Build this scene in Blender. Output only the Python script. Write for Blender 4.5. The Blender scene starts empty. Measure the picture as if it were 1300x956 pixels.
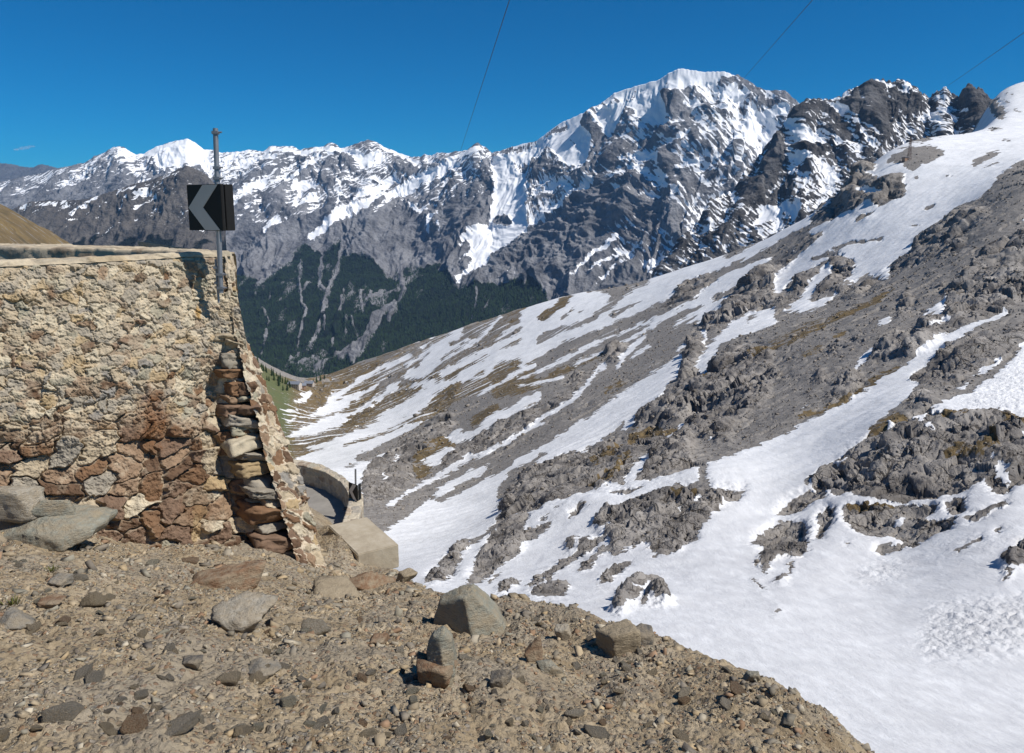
import bpy, bmesh, math, random
import numpy as np
from mathutils import Vector, Matrix
rnd = random.Random(7)
R = math.radians
SC = bpy.context.scene
COL = SC.collection

# ------------------------------------------------------------------ camera
F = 975.0                      # focal length in photo pixels (1300 wide)
CX, CY = 650.0, 433.5
PITCH = math.atan((CY - 270.0) / F)
CP, SP = math.cos(PITCH), math.sin(PITCH)

def ray(u, v):
    a = (np.asarray(u, float) - CX) / F
    b = (CY - np.asarray(v, float)) / F
    return a, CP + SP * b, -SP + CP * b

def at(u, v, Y):
    """world point seen along the sight line (u, v) at forward distance Y"""
    dx, dy, dz = ray(u, v)
    return Vector((float(dx / dy * Y), float(Y), float(dz / dy * Y)))

def project(x, y, z):
    d = np.maximum(y * CP - z * SP, 1e-3)
    return CX + F * x / d, CY - F * (y * SP + z * CP) / d

cam_d = bpy.data.cameras.new("camera")
cam = bpy.data.objects.new("camera", cam_d)
COL.objects.link(cam)
cam_d.sensor_width = 36.0
cam_d.lens = 36.0 * F / 1300.0
cam_d.shift_y = -(956 / 2 - CY) / 1300.0
cam_d.clip_start = 0.1
cam_d.clip_end = 120000
cam.rotation_euler = (math.pi / 2 - PITCH, 0, 0)
SC.camera = cam

# ------------------------------------------------------------------ numpy noise
_pr = np.random.RandomState(11)
_perm = np.concatenate([_pr.permutation(4096)] * 2).astype(np.int32)
_gang = _pr.rand(4096) * 2 * np.pi
_gx, _gy = np.cos(_gang).astype(np.float32), np.sin(_gang).astype(np.float32)

def perlin(x, y, seed=0):
    x = np.asarray(x, np.float64) + seed * 17.31
    y = np.asarray(y, np.float64) + seed * 9.73
    xi, yi = np.floor(x), np.floor(y)
    fx, fy = (x - xi).astype(np.float32), (y - yi).astype(np.float32)
    xi = (xi.astype(np.int64) & 4095).astype(np.int32)
    yi = (yi.astype(np.int64) & 4095).astype(np.int32)
    u = fx * fx * fx * (fx * (fx * 6 - 15) + 10)
    v = fy * fy * fy * (fy * (fy * 6 - 15) + 10)
    def g(ix, iy, dx, dy):
        h = _perm[_perm[ix & 4095] + (iy & 4095)]
        return _gx[h] * dx + _gy[h] * dy
    n00 = g(xi, yi, fx, fy); n10 = g(xi + 1, yi, fx - 1, fy)
    n01 = g(xi, yi + 1, fx, fy - 1); n11 = g(xi + 1, yi + 1, fx - 1, fy - 1)
    a = n00 + u * (n10 - n00); b = n01 + u * (n11 - n01)
    return (a + v * (b - a)) * 1.5

def fbm(x, y, oct=4, seed=0, gain=0.5):
    s = 0; a = 1.0; t = 0
    for i in range(oct):
        s = s + a * perlin(x * 2 ** i, y * 2 ** i, seed + i * 3); t += a; a *= gain
    return s / t

def sstep(a, b, x):
    t = np.clip((x - a) / (b - a), 0, 1)
    return t * t * (3 - 2 * t)

def voronoi(x, y, seed):
    """jittered cells: distance to nearest, edge distance, cell id (random 0..1 pair), offset from the cell centre"""
    xi = np.floor(x).astype(int); yi = np.floor(y).astype(int)
    f1 = np.full(x.shape, 9e9); f2 = np.full(x.shape, 9e9); h1 = np.zeros(x.shape, np.int64); ox = np.zeros(x.shape); oy = np.zeros(x.shape)
    for i in (-2, -1, 0, 1, 2):
        for j in (-1, 0, 1):
            cx, cy = xi + i, yi + j
            h = _perm[(_perm[(cx + seed * 7) & 4095] + (cy & 4095)) & 4095]; h2 = _perm[(h + 917) & 4095]
            dx = cx + .1 + .8 * h / 4096 - x; dy = cy + .1 + .8 * h2 / 4096 - y; d = np.hypot(dx, dy)
            near = d < f1
            f2 = np.where(near, f1, np.minimum(f2, d)); h1 = np.where(near, h, h1); ox = np.where(near, -dx, ox); oy = np.where(near, -dy, oy); f1 = np.where(near, d, f1)
    r = lambda k: (_perm[(h1 + k * 331) & 4095] / 4096.0)
    return f1, f2 - f1, r, ox, oy

# ------------------------------------------------------------------ mesh helpers
def link(name, me, mat=None, parent=None):
    o = bpy.data.objects.new(name, me)
    COL.objects.link(o)
    if mat is not None:
        me.materials.append(mat)
    if parent is not None:
        o.parent = parent
    return o

def mesh_np(name, V, FACES, smooth=True, attrs=None):
    """FACES: int array (n,3) or (n,4)"""
    V = np.ascontiguousarray(V, np.float32); FACES = np.ascontiguousarray(FACES, np.int32)
    me = bpy.data.meshes.new(name)
    k = FACES.shape[1]
    me.vertices.add(len(V)); me.vertices.foreach_set("co", V.ravel())
    me.loops.add(FACES.size); me.loops.foreach_set("vertex_index", FACES.ravel())
    me.polygons.add(len(FACES))
    me.polygons.foreach_set("loop_start", np.arange(0, FACES.size, k, dtype=np.int32))
    if smooth:
        me.polygons.foreach_set("use_smooth", np.ones(len(FACES), bool))
    me.update(calc_edges=True)
    for nm, arr in (attrs or {}).items():
        at_ = me.attributes.new(nm, 'FLOAT_COLOR', 'POINT')
        at_.data.foreach_set("color", np.ascontiguousarray(arr, np.float32).ravel())
    return me

def grid_faces(n, m):
    i = np.arange(n * m).reshape(n, m)
    return np.stack([i[:-1, :-1], i[:-1, 1:], i[1:, 1:], i[1:, :-1]], -1).reshape(-1, 4)

def tag(o, label=None, cat=None, group=None, kind=None):
    if label: o['label'] = label
    if cat: o['category'] = cat
    if group: o['group'] = group
    if kind: o['kind'] = kind
    return o

def empty(name, loc=(0, 0, 0), rz=0):
    o = bpy.data.objects.new(name, None)
    o.empty_display_size = 0.2
    COL.objects.link(o); o.location = loc; o.rotation_euler = (0, 0, rz)
    return o

# ------------------------------------------------------------------ node helpers
class N:
    def __init__(s, name):
        s.m = bpy.data.materials.new(name); s.m.use_nodes = True
        s.t = s.m.node_tree; s.n = s.t.nodes; s.l = s.t.links
        s.b = s.n["Principled BSDF"]
    def new(s, typ, **kw):
        nd = s.n.new(typ)
        for k, v in kw.items():
            setattr(nd, k, v)
        return nd
    def inp(s, sock, v):
        if isinstance(v, bpy.types.NodeSocket): s.l.new(v, sock)
        else: sock.default_value = v
    def math(s, op, a, b=0.0, clamp=False):
        nd = s.new("ShaderNodeMath", operation=op, use_clamp=clamp)
        s.inp(nd.inputs[0], a); s.inp(nd.inputs[1], b); return nd.outputs[0]
    def mix(s, f, a, b, blend='MIX'):
        nd = s.new("ShaderNodeMix", data_type='RGBA', blend_type=blend)
        s.inp(nd.inputs[0], f)
        s.inp(nd.inputs[6], a if isinstance(a, bpy.types.NodeSocket) else (*a, 1) if len(a) == 3 else a)
        s.inp(nd.inputs[7], b if isinstance(b, bpy.types.NodeSocket) else (*b, 1) if len(b) == 3 else b)
        return nd.outputs[2]
    def step(s, x, a, b):
        nd = s.new("ShaderNodeMapRange", interpolation_type='SMOOTHSTEP')
        s.inp(nd.inputs[0], x); nd.inputs[1].default_value = a; nd.inputs[2].default_value = b
        nd.inputs[3].default_value = 0; nd.inputs[4].default_value = 1
        return nd.outputs[0]
    def pos(s):
        return s.new("ShaderNodeTexCoord").outputs["Object"]
    def mapping(s, vec, scale=(1, 1, 1), rot=(0, 0, 0)):
        nd = s.new("ShaderNodeMapping"); s.l.new(vec, nd.inputs[0])
        nd.inputs[2].default_value = rot; nd.inputs[3].default_value = scale
        return nd.outputs[0]
    def noise(s, vec, scale, detail=6, rough=0.6, dist=0.0):
        nd = s.new("ShaderNodeTexNoise"); s.l.new(vec, nd.inputs["Vector"])
        nd.inputs["Scale"].default_value = scale; nd.inputs["Detail"].default_value = detail
        nd.inputs["Roughness"].default_value = rough; nd.inputs["Distortion"].default_value = dist
        return nd.outputs[0]
    def voro(s, vec, scale, feature='F1', out=0, rand=1.0):
        nd = s.new("ShaderNodeTexVoronoi", feature=feature); s.l.new(vec, nd.inputs["Vector"])
        nd.inputs["Scale"].default_value = scale; nd.inputs["Randomness"].default_value = rand
        return nd.outputs[out]
    def attr(s, name):
        nd = s.new("ShaderNodeAttribute"); nd.attribute_name = name
        sp = s.new("ShaderNodeSeparateColor"); s.l.new(nd.outputs["Color"], sp.inputs[0])
        return sp.outputs[0], sp.outputs[1], sp.outputs[2], nd.outputs["Alpha"], nd.outputs["Color"]
    def ramp(s, f, stops):
        nd = s.new("ShaderNodeValToRGB"); s.l.new(f, nd.inputs[0])
        cr = nd.color_ramp
        while len(cr.elements) < len(stops): cr.elements.new(0.5)
        for e, (p, c) in zip(cr.elements, stops):
            e.position = p; e.color = (*c, 1)
        return nd.outputs[0]
    def bump(s, h, strength=0.5, dist=0.1, normal=None):
        nd = s.new("ShaderNodeBump"); s.l.new(h, nd.inputs["Height"])
        nd.inputs["Strength"].default_value = strength; nd.inputs["Distance"].default_value = dist
        if normal is not None: s.l.new(normal, nd.inputs["Normal"])
        return nd.outputs[0]
    def out(s, color=None, rough=0.9, normal=None, spec=0.2, metal=0.0):
        if color is not None: s.inp(s.b.inputs["Base Color"], color if isinstance(color, bpy.types.NodeSocket) else (*color, 1))
        s.inp(s.b.inputs["Roughness"], rough)
        s.b.inputs["Specular IOR Level"].default_value = spec
        s.b.inputs["Metallic"].default_value = metal
        if normal is not None: s.l.new(normal, s.b.inputs["Normal"])
        return s.m

# ------------------------------------------------------------------ trace canvas
# a survey sheet: outlines of snow fields, rock, meadow ... as seen from the
# road, laid onto the terrain sheets they belong to
U0, V0, CW, CH = -500, -100, 2300, 1300
class Canvas:
    def __init__(s, fill=0.0):
        s.a = np.full((CH, CW), fill, np.float32)
    def poly(s, pts, val, fr=None, k=1.0):
        p = conv(pts, fr)
        x0, y0 = np.floor(p.min(0)).astype(int); x1, y1 = np.ceil(p.max(0)).astype(int) + 1
        x0 = max(x0, U0); y0 = max(y0, V0); x1 = min(x1, U0 + CW); y1 = min(y1, V0 + CH)
        if x1 <= x0 or y1 <= y0: return
        yy, xx = np.mgrid[y0:y1, x0:x1] + 0.5
        ins = np.zeros(xx.shape, bool)
        q = np.roll(p, -1, 0)
        for (ax, ay), (bx, by) in zip(p, q):
            if ay == by: continue
            c = ((ay > yy) != (by > yy)) & (xx < (bx - ax) * (yy - ay) / (by - ay) + ax)
            ins ^= c
        sub = s.a[y0 - V0:y1 - V0, x0 - U0:x1 - U0]
        sub[ins] = sub[ins] * (1 - k) + val * k
    def stroke(s, pts, w, val, fr=None, k=1.0, tent=False, add=False):
        p = conv(pts, fr); w = w / (fr[2] if fr else 1.0) / 2.0
        x0, y0 = np.floor(p.min(0) - w - 1).astype(int); x1, y1 = np.ceil(p.max(0) + w + 2).astype(int)
        x0 = max(x0, U0); y0 = max(y0, V0); x1 = min(x1, U0 + CW); y1 = min(y1, V0 + CH)
        if x1 <= x0 or y1 <= y0: return
        yy, xx = np.mgrid[y0:y1, x0:x1] + 0.5
        d = np.full(xx.shape, 1e9)
        for (ax, ay), (bx, by) in zip(p[:-1], p[1:]):
            L = max((bx - ax) ** 2 + (by - ay) ** 2, 1e-6)
            t = np.clip(((xx - ax) * (bx - ax) + (yy - ay) * (by - ay)) / L, 0, 1)
            d = np.minimum(d, np.hypot(xx - ax - t * (bx - ax), yy - ay - t * (by - ay)))
        sub = s.a[y0 - V0:y1 - V0, x0 - U0:x1 - U0]
        if tent:
            f = np.clip(1 - d / w, 0, 1) * val
            if add: sub += f
            else: np.copyto(sub, np.maximum(sub, f))
        else:
            f = np.clip(w - d + 0.5, 0, 1) * k
            sub[:] = sub * (1 - f) + val * f
    def blur(s, r):
        a = s.a
        for _ in range(2):
            for ax in (0, 1):
                pad = [(0, 0), (0, 0)]; pad[ax] = (r + 1, r)
                c = np.cumsum(np.pad(a, pad, mode='edge').astype(np.float64), axis=ax)
                n = a.shape[ax]; k = 2 * r + 1
                a = ((np.take(c, np.arange(k, n + k), ax) - np.take(c, np.arange(0, n), ax)) / k).astype(np.float32)
        s.a = a
        return s
    def get(s, u, v):
        x = np.clip(u - U0 - 0.5, 0, CW - 1.001); y = np.clip(v - V0 - 0.5, 0, CH - 1.001)
        xi = x.astype(np.int32); yi = y.astype(np.int32); fx = x - xi; fy = y - yi
        a = s.a
        return ((a[yi, xi] * (1 - fx) + a[yi, xi + 1] * fx) * (1 - fy) + (a[yi + 1, xi] * (1 - fx) + a[yi + 1, xi + 1] * fx) * fy)

def conv(pts, fr):
    p = np.array(pts, float)
    if fr: p = p / fr[2] + np.array(fr[:2], float)
    return p
F1, F2, F3, F4, F5, F6 = [(x, y, 3.984) for x, y in ((360, 400), (660, 330), (980, 250), (980, 430), (560, 520), (780, 620))]
ZR = (900, 80, 3.1875); ZO = (600, 60, 3.1875); ZM = (300, 160, 2.987); ZL = (0, 160, 3.714); ZB = (900, 560, 3.085)
# ================================================================== terrain: the slope across the gully
CTRL = """
0 264 450;45 284 500;90 310 560;200 380 800;310 445 1300;345 474 1500;372 488 1650
330 520 1000;350 560 800;365 592 640;250 520 500;150 450 350;0 330 250;0 420 130;150 560 130;260 650 130;340 690 140
-200 200 350;-200 380 200;-400 150 300;-400 420 140
510 725 150;600 755 110;740 780 90;850 815 75;980 865 62;1100 905 55;1300 945 50;1500 960 48;430 740 160
1300 860 68;1150 800 85;1000 760 100;850 720 122;700 695 160;600 690 190;520 685 230;480 650 280;430 612 380;400 600 450
1300 700 110;1150 680 132;1000 655 155;900 605 190;800 605 215;700 622 225;620 645 265
1150 545 175;1300 532 172;1300 482 215;1200 482 235;1000 560 225;900 560 262;1100 505 245
1300 400 290;1200 420 300;1100 432 330;1000 450 365;900 492 370;850 525 345;800 562 320;700 565 390;600 592 430;520 602 470;450 590 520
1300 312 420;1200 342 440;1100 385 450;1000 405 520;900 430 560;800 470 590;700 492 650;600 522 700;500 552 780;420 555 820
1300 240 560;1200 282 640;1100 325 680;1000 352 760;900 385 820;800 415 900;700 442 980;600 465 1080;500 502 1150;420 522 1150
1300 175 900;1239 168 1050;1200 172 1030;1160 178 1000;1130 193 960;1100 216 950;1060 253 930;1000 290 1000;940 316 1080;880 336 1150;832 352 1210;800 361 1260;740 371 1320;700 381 1380;640 398 1440;600 411 1500;540 432 1600;500 446 1650;460 459 1700;420 476 1760;392 487 1790
1300 105 1700;1272 117 1680;1260 126 1650;1400 70 1700;1600 0 1700;1262 152 1280;1300 150 1200;1300 128 1450;1276 138 1400;1400 120 1250;1500 150 900;1700 100 1000
1500 300 500;1500 450 250;1500 620 150;1500 820 80;1700 300 450;1700 600 150
"""
ctrl = np.array([[float(t) for t in c.split()] for ln in CTRL.strip().splitlines() for c in ln.split(';')])
# ground falling away behind the crest, out of sight from the road
crest = [(45, 284, 500), (90, 310, 560), (200, 380, 800), (310, 445, 1300), (372, 488, 1650), (392, 487, 1790), (460, 459, 1700), (540, 432, 1600), (640, 398, 1440), (740, 371, 1320), (832, 352, 1210),
         (880, 336, 1150), (940, 316, 1080), (1000, 290, 1000), (1060, 253, 930), (1100, 216, 950), (1160, 178, 1000), (1215, 171, 1030), (1300, 105, 1700), (1400, 70, 1700)]
beh = []
for u, v, Y in crest:
    beh.append((u, v + 45, Y * 1.35)); beh.append((u, v + 120, Y * 2.0))
ctrl = np.concatenate([ctrl, np.array(beh)])
dx, dy, dz = ray(ctrl[:, 0], ctrl[:, 1])
ca, cl, ct = dx / dy, np.log(ctrl[:, 2]), dz / dy
LS = 0.35
def tps(P, Q):
    d2 = ((P[:, None, 0] - Q[None, :, 0]) ** 2 + (P[:, None, 1] - Q[None, :, 1]) ** 2) + 1e-9
    return 0.5 * d2 * np.log(d2)
Pc = np.stack([ca, cl * LS], 1)
n = len(Pc)
A = np.zeros((n + 3, n + 3)); A[:n, :n] = tps(Pc, Pc) + np.eye(n) * 2e-4
A[:n, n] = 1; A[:n, n + 1:] = Pc; A[n, :n] = 1; A[n + 1:, :n] = Pc.T
W = np.linalg.solve(A, np.concatenate([ct, [0, 0, 0]]))
def slope_T(a, lY):
    sh = a.shape; Q = np.stack([a.ravel(), lY.ravel() * LS], 1)
    o = np.empty(len(Q))
    for i in range(0, len(Q), 40000):
        q = Q[i:i + 40000]
        o[i:i + 40000] = tps(q, Pc) @ W[:n] + W[n] + q @ W[n + 1:]
    return o.reshape(sh)

NA, NR = 1350, 1900
ga = np.concatenate([np.linspace(-0.95, -0.36, 130)[:-1], np.linspace(-0.36, 0.72, NA - 220), np.linspace(0.72, 1.05, 92)[1:]])
gl = np.concatenate([np.linspace(math.log(34), math.log(2000), NR - 60), np.linspace(math.log(2000), math.log(4200), 61)[1:]])
# T on a coarse lattice, then cubic upsampling along both directions
def upcub(a, k0, k1):
    def cub(xc, fc, xf):
        # natural C2-ish interpolation through Catmull-Rom on a non-uniform axis mapped to index space
        t = np.interp(xf, xc, np.arange(len(xc))); i = np.clip(t.astype(int), 0, len(xc) - 2); f = t - i
        g = lambda k: fc[np.clip(i + k, 0, len(xc) - 1)]
        f = f[:, None]
        return 0.5 * (2 * g(0) + (g(1) - g(-1)) * f + (2 * g(-1) - 5 * g(0) + 4 * g(1) - g(2)) * f ** 2 + (3 * g(0) - g(-1) - 3 * g(1) + g(2)) * f ** 3)
    return cub
ca_ = np.linspace(ga[0], ga[-1], 420); cl_ = np.linspace(gl[0], gl[-1], 300)
T0 = slope_T(*np.meshgrid(ca_, cl_, indexing='ij'))
cubf = upcub(None, 0, 0)
T1 = cubf(ca_, T0, ga); T = cubf(cl_, np.ascontiguousarray(T1.T), gl).T
AA, LL = np.meshgrid(ga, gl, indexing='ij')
YY = np.exp(LL); XX = AA * YY; ZZ = T * YY
UU, VV = project(XX, YY, ZZ)
slope_base = (UU, VV)

# ---- survey sheets
SNOW = Canvas(0.0); ROCK = Canvas(0.25); GRASS = Canvas(0.0); LUMP = Canvas(0.0); RISE = Canvas(0.0)
sn, rk, gr = SNOW, ROCK, GRASS
def snow(f, *ps, v=1.0):
    for p in ps: sn.poly(p, v, f); rk.poly(p, 0.0, f, k=v)
def snows(f, w, *ps, v=1.0):
    for p in ps: sn.stroke(p, w, v, f); rk.stroke(p, w, 0.0, f)
def rock(f, *ps, v=1.0, rise=0.4):
    for p in ps: sn.poly(p, 0.0, f); rk.poly(p, v, f); RISE.poly(p, rise, f)
def rocks(f, w, *ps, v=1.0, rise=0.3):
    for p in ps: sn.stroke(p, w, 0.0, f); rk.stroke(p, w, v, f); RISE.stroke(p, w, rise, f)
def scree(f, *ps):
    for p in ps: sn.poly(p, 0.0, f); rk.poly(p, 0.1, f)
def grass(f, w, *ps, v=0.9):
    for p in ps: gr.stroke(p, w, v, f)
# far upper-left part of the slope: tufted meadow between snow streaks
meadow = [(0, 400), (200, 300), (340, 250), (500, 220), (800, 60), (1100, 0), (1275, 100), (1275, 330), (900, 420), (700, 560), (520, 640), (380, 700), (200, 700), (0, 740)]
gr.poly(meadow, 0.74, F1)
sn.poly(meadow, 0.37, F1); sn.poly([(0, 300), (300, 140), (700, 60), (1000, 0), (900, 200), (500, 420), (0, 640)], .33, F2)
gr.poly([(480, 440), (600, 405), (745, 365), (760, 380), (640, 440), (480, 500)], 0.5)
gr.poly([(300, 440), (345, 470), (385, 490), (400, 500), (372, 540), (372, 600), (340, 640), (250, 520)], 1.0)
gr.poly([(-300, 200), (0, 250), (90, 305), (200, 380), (310, 440), (340, 640), (-300, 640)], 0.85)
rk.poly([(-300, 200), (300, 440), (385, 490), (340, 640), (-300, 640)], 0.05)
rk.poly([(560, 420), (760, 360), (900, 330), (900, 420), (640, 560), (560, 560)], 0.12)
sn.poly([(470, 610), (690, 430), (900, 350), (1080, 300), (1090, 360), (1000, 420), (820, 500), (660, 630), (560, 640)], .25)
# ---- upper right snow field
snow(ZR, [(700, 345), (830, 306), (900, 300), (1075, 276), (1140, 130), (1290, 60), (1450, 0), (1600, 300), (1275, 395), (1170, 450), (1150, 500), (1080, 560), (1000, 580), (940, 640), (900, 680), (840, 700), (800, 780), (740, 830),
          (720, 880), (640, 850), (590, 880), (545, 900), (530, 930), (440, 960), (390, 1000), (230, 1000), (100, 1050), (-40, 1050), (-60, 960), (0, 900), (60, 860), (230, 790), (340, 740), (400, 700), (430, 600), (500, 540), (560, 490), (620, 420)])
snow(ZR, [(-230, 850), (0, 760), (100, 728), (210, 668), (330, 598), (440, 562), (430, 640), (330, 690), (200, 770), (60, 830), (-100, 900), (-250, 950)])
rock(ZR, [(545, 515), (560, 480), (600, 425), (650, 405), (668, 430), (610, 478), (560, 525)], rise=1.2)
rock(ZR, [(1035, 20), (1200, 190), (1190, 230), (1165, 225)], v=.4)
scree(ZR, [(720, 400), (740, 370), (790, 345), (880, 330), (960, 362), (900, 395), (830, 435), (800, 425), (790, 405)], [(1060, 395), (1130, 358), (1180, 350), (1150, 380), (1120, 392), (1075, 420)])
scree(ZR, [(745, 322), (830, 306), (905, 302), (880, 316), (800, 326)])
rock(ZR, [(480, 570), (500, 545), (560, 505), (640, 455), (740, 460), (800, 500), (790, 545), (740, 560), (700, 585), (640, 560), (590, 600), (540, 605), (480, 640), (415, 665), (405, 640), (450, 590)], v=.8, rise=.5)
snow(ZR, [(590, 520), (640, 500), (700, 520), (690, 540), (640, 530)])
rock(ZR, [(590, 632), (620, 610), (668, 588), (660, 620), (600, 642)], [(700, 480), (745, 455), (800, 450), (790, 475), (720, 490)])
rocks(ZR, 12, [(505, 748), (580, 725), (710, 712)], [(420, 790), (520, 760)], v=.6, rise=.1)
rocks(ZR, 9, [(1120, 420), (1180, 402)], [(870, 590), (910, 575)], [(820, 655), (855, 655)], [(1140, 497), (1250, 420), (1300, 400)], [(1190, 310), (1215, 314)], [(830, 473), (840, 465)], [(1130, 268), (1168, 268)], [(960, 455), (985, 452)])
rocks(ZR, 26, [(450, 690), (300, 770), (200, 840), (80, 920), (-60, 990)], v=.35, rise=.1)
rocks(ZR, 16, [(240, 690), (120, 760), (0, 820)], [(330, 640), (200, 710), (60, 790), (-60, 850)], v=.2, rise=.05)
rock(ZR, [(150, 900), (200, 830), (270, 790), (360, 760), (410, 690), (470, 690), (430, 730), (340, 800), (270, 860), (240, 940), (160, 930)], v=.7, rise=.3)
# ---- frame 3
rock(F3, [(0, 520), (60, 470), (120, 400), (180, 380), (220, 350), (300, 295), (350, 298), (420, 325), (405, 375), (370, 430), (340, 470), (290, 500), (240, 520), (190, 530), (160, 500), (90, 560), (20, 580)], v=.75, rise=.5)
snow(F3, [(80, 560), (150, 490), (190, 430), (250, 380), (310, 340), (300, 390), (240, 450), (200, 505), (150, 520)], [(145, 582), (200, 545), (290, 490), (300, 520), (230, 560)])
rock(F3, [(590, 390), (600, 345), (650, 310), (720, 280), (705, 230), (760, 195), (820, 165), (870, 100), (930, 58), (1060, 60), (1110, 100), (980, 200), (960, 260), (780, 310), (700, 345)], v=.9, rise=.9)
rock(F3, [(900, 270), (935, 222), (970, 240), (930, 280)], rise=1.0)
rock(F3, [(310, 520), (340, 470), (420, 425), (560, 400), (560, 435), (430, 490), (340, 520)], v=.9, rise=.5)
rock(F3, [(870, 610), (865, 490), (900, 460), (990, 420), (1010, 370), (1040, 310), (1100, 250), (1275, 195), (1400, 180), (1400, 460), (1275, 480), (1200, 580), (1050, 620), (930, 680), (850, 700), (720, 690), (790, 625)], rise=1.5)
rock(F3, [(610, 610), (640, 560), (665, 500), (705, 490), (715, 520), (690, 560), (690, 605)], rise=2.0)
rock(F3, [(540, 790), (580, 735), (700, 700), (860, 690), (880, 720), (780, 790), (700, 820), (500, 830)], v=.9, rise=.5)
rock(F3, [(700, 900), (760, 850), (880, 760), (1040, 700), (1120, 720), (1275, 640), (1300, 740), (1150, 800), (1060, 840), (1000, 900), (900, 956), (690, 956)], v=.8, rise=.5)
rock(F3, [(290, 800), (310, 740), (335, 760), (320, 810)], [(215, 945), (250, 905), (290, 915), (250, 945)], [(0, 860), (40, 880), (90, 920), (60, 940), (0, 900)], [(835, 450), (850, 425), (875, 430), (850, 460)], rise=1.0)
snow(F3, [(740, 605), (830, 550), (888, 490), (885, 560), (865, 630), (812, 610), (822, 575)], [(720, 680), (780, 620), (770, 650)], [(530, 640), (600, 600), (600, 635), (550, 657)], [(745, 480), (800, 462), (790, 472)],
     [(1195, 147), (1275, 105), (1275, 117)], [(810, 702), (870, 650), (920, 628), (905, 660)], [(410, 895), (440, 840), (490, 790), (550, 740), (600, 690), (580, 720), (530, 780), (470, 830), (430, 890)])
snow(F3, [(520, 956), (640, 880), (720, 850), (790, 790), (840, 740), (870, 755), (940, 690), (1050, 640), (1200, 578), (1180, 610), (1000, 700), (900, 765), (800, 840), (700, 900), (690, 956)])
grass(F3, 26, [(120, 710), (240, 660), (360, 600), (480, 550), (600, 480)], v=1.0)
grass(F3, 22, [(0, 770), (100, 740), (180, 700)], [(310, 705), (360, 695)], [(500, 940), (640, 870)], v=.9)
grass(F3, 40, [(0, 740), (260, 630)], [(150, 800), (260, 770)], v=.5)
# ---- frame 4
snow(F4, [(-20, 528), (120, 460), (280, 380), (370, 330), (480, 260), (600, 180), (700, 120), (790, 60), (840, 20), (880, -10), (970, -10), (880, 60), (790, 110), (770, 150), (720, 180), (782, 215), (710, 260), (690, 310), (650, 340), (560, 400), (500, 450), (460, 500),
          (400, 550), (300, 620), (250, 640), (200, 690), (60, 800), (0, 900), (-60, 960), (-200, 960), (-330, 700), (-330, 640)])
snow(F4, [(410, 175), (450, 110), (550, 30), (520, 80), (460, 150)], [(140, 380), (190, 345), (185, 370)])
snow(F4, [(780, 345), (880, 320), (1010, 270), (1150, 170), (1230, 90), (1290, 0), (1500, -200), (1700, 100), (1700, 420), (1275, 390), (1170, 365), (1020, 370), (900, 360)], [(1015, 182), (1060, 150), (1165, 100), (1150, 130), (1060, 180)], [(895, 265), (980, 230), (1020, 200), (980, 250)])
LUMP.poly([(880, 325), (1010, 275), (1150, 175), (1290, 30), (1600, 0), (1600, 410), (1275, 385), (1020, 368)], 1.0, F4)
# lower right: snow all over, then the outcrops
snow(None, [(900, 720), (980, 660), (1040, 600), (1100, 560), (1300, 530), (1700, 480), (1700, 1000), (420, 1000), (500, 740), (660, 740), (700, 715), (760, 700), (850, 690)])
snow(F6, [(0, 340), (150, 290), (330, 325), (450, 180), (560, 60), (670, 0), (830, -60), (1000, -20), (1275, -40), (1275, 400), (0, 900)])
rock(F4, [(200, 730), (260, 660), (300, 625), (400, 560), (470, 500), (530, 470), (620, 410), (700, 350), (780, 350), (900, 362), (1020, 372), (1170, 367), (1275, 392), (1600, 420), (1600, 700), (1275, 720), (1200, 742), (1190, 770), (1120, 770), (1060, 690), (1000, 740),
          (900, 770), (780, 790), (640, 800), (500, 797), (430, 782), (370, 760), (330, 785), (280, 750), (240, 790)], rise=1.1)
rock(F4, [(345, 865), (380, 830), (500, 825), (630, 812), (760, 832), (830, 833), (820, 860), (770, 900), (780, 956), (740, 1000), (650, 1000), (560, 960), (440, 960), (360, 905)], [(860, 820), (930, 790), (980, 790), (960, 880), (900, 880)],
     [(950, 905), (1050, 870), (1210, 800), (1180, 850), (1020, 922)], [(15, 880), (60, 820), (190, 740), (200, 790), (130, 840), (30, 885)], [(690, 320), (720, 290), (800, 280), (900, 270), (860, 300), (760, 340)], rise=.6)
snow(F4, [(1115, 650), (1160, 615), (1200, 640), (1240, 570), (1230, 600), (1190, 660), (1200, 720), (1170, 722)], [(1080, 602), (1130, 585), (1120, 612)], [(710, 402), (800, 372), (760, 422)], [(775, 440), (810, 435), (845, 470)], [(530, 470), (590, 410), (620, 410), (560, 450)],
     [(310, 625), (400, 590), (390, 610), (320, 635)], [(1240, 495), (1275, 480), (1290, 520)])
rock(F4, [(700, 215), (705, 180), (760, 150), (860, 100), (960, 60), (1060, 80), (1160, 60), (1180, 90), (1000, 170), (880, 230), (800, 230), (720, 222)], v=.95, rise=.7)
rock(F4, [(370, 340), (380, 310), (470, 255), (480, 262)], [(370, 250), (360, 220), (430, 190), (470, 230), (300, 350), (290, 310)], rise=.5)
grass(F4, 18, [(150, 420), (260, 380), (470, 260), (640, 160)], [(780, 370), (1000, 380)], v=.8)
grass(F4, 60, [(1180, 390), (1290, 410)], [(1130, 520), (1060, 560), (900, 560)], v=.75)
grass(F4, 30, [(480, 480), (620, 390), (760, 370)], [(380, 830), (600, 815)], v=.8)
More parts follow.
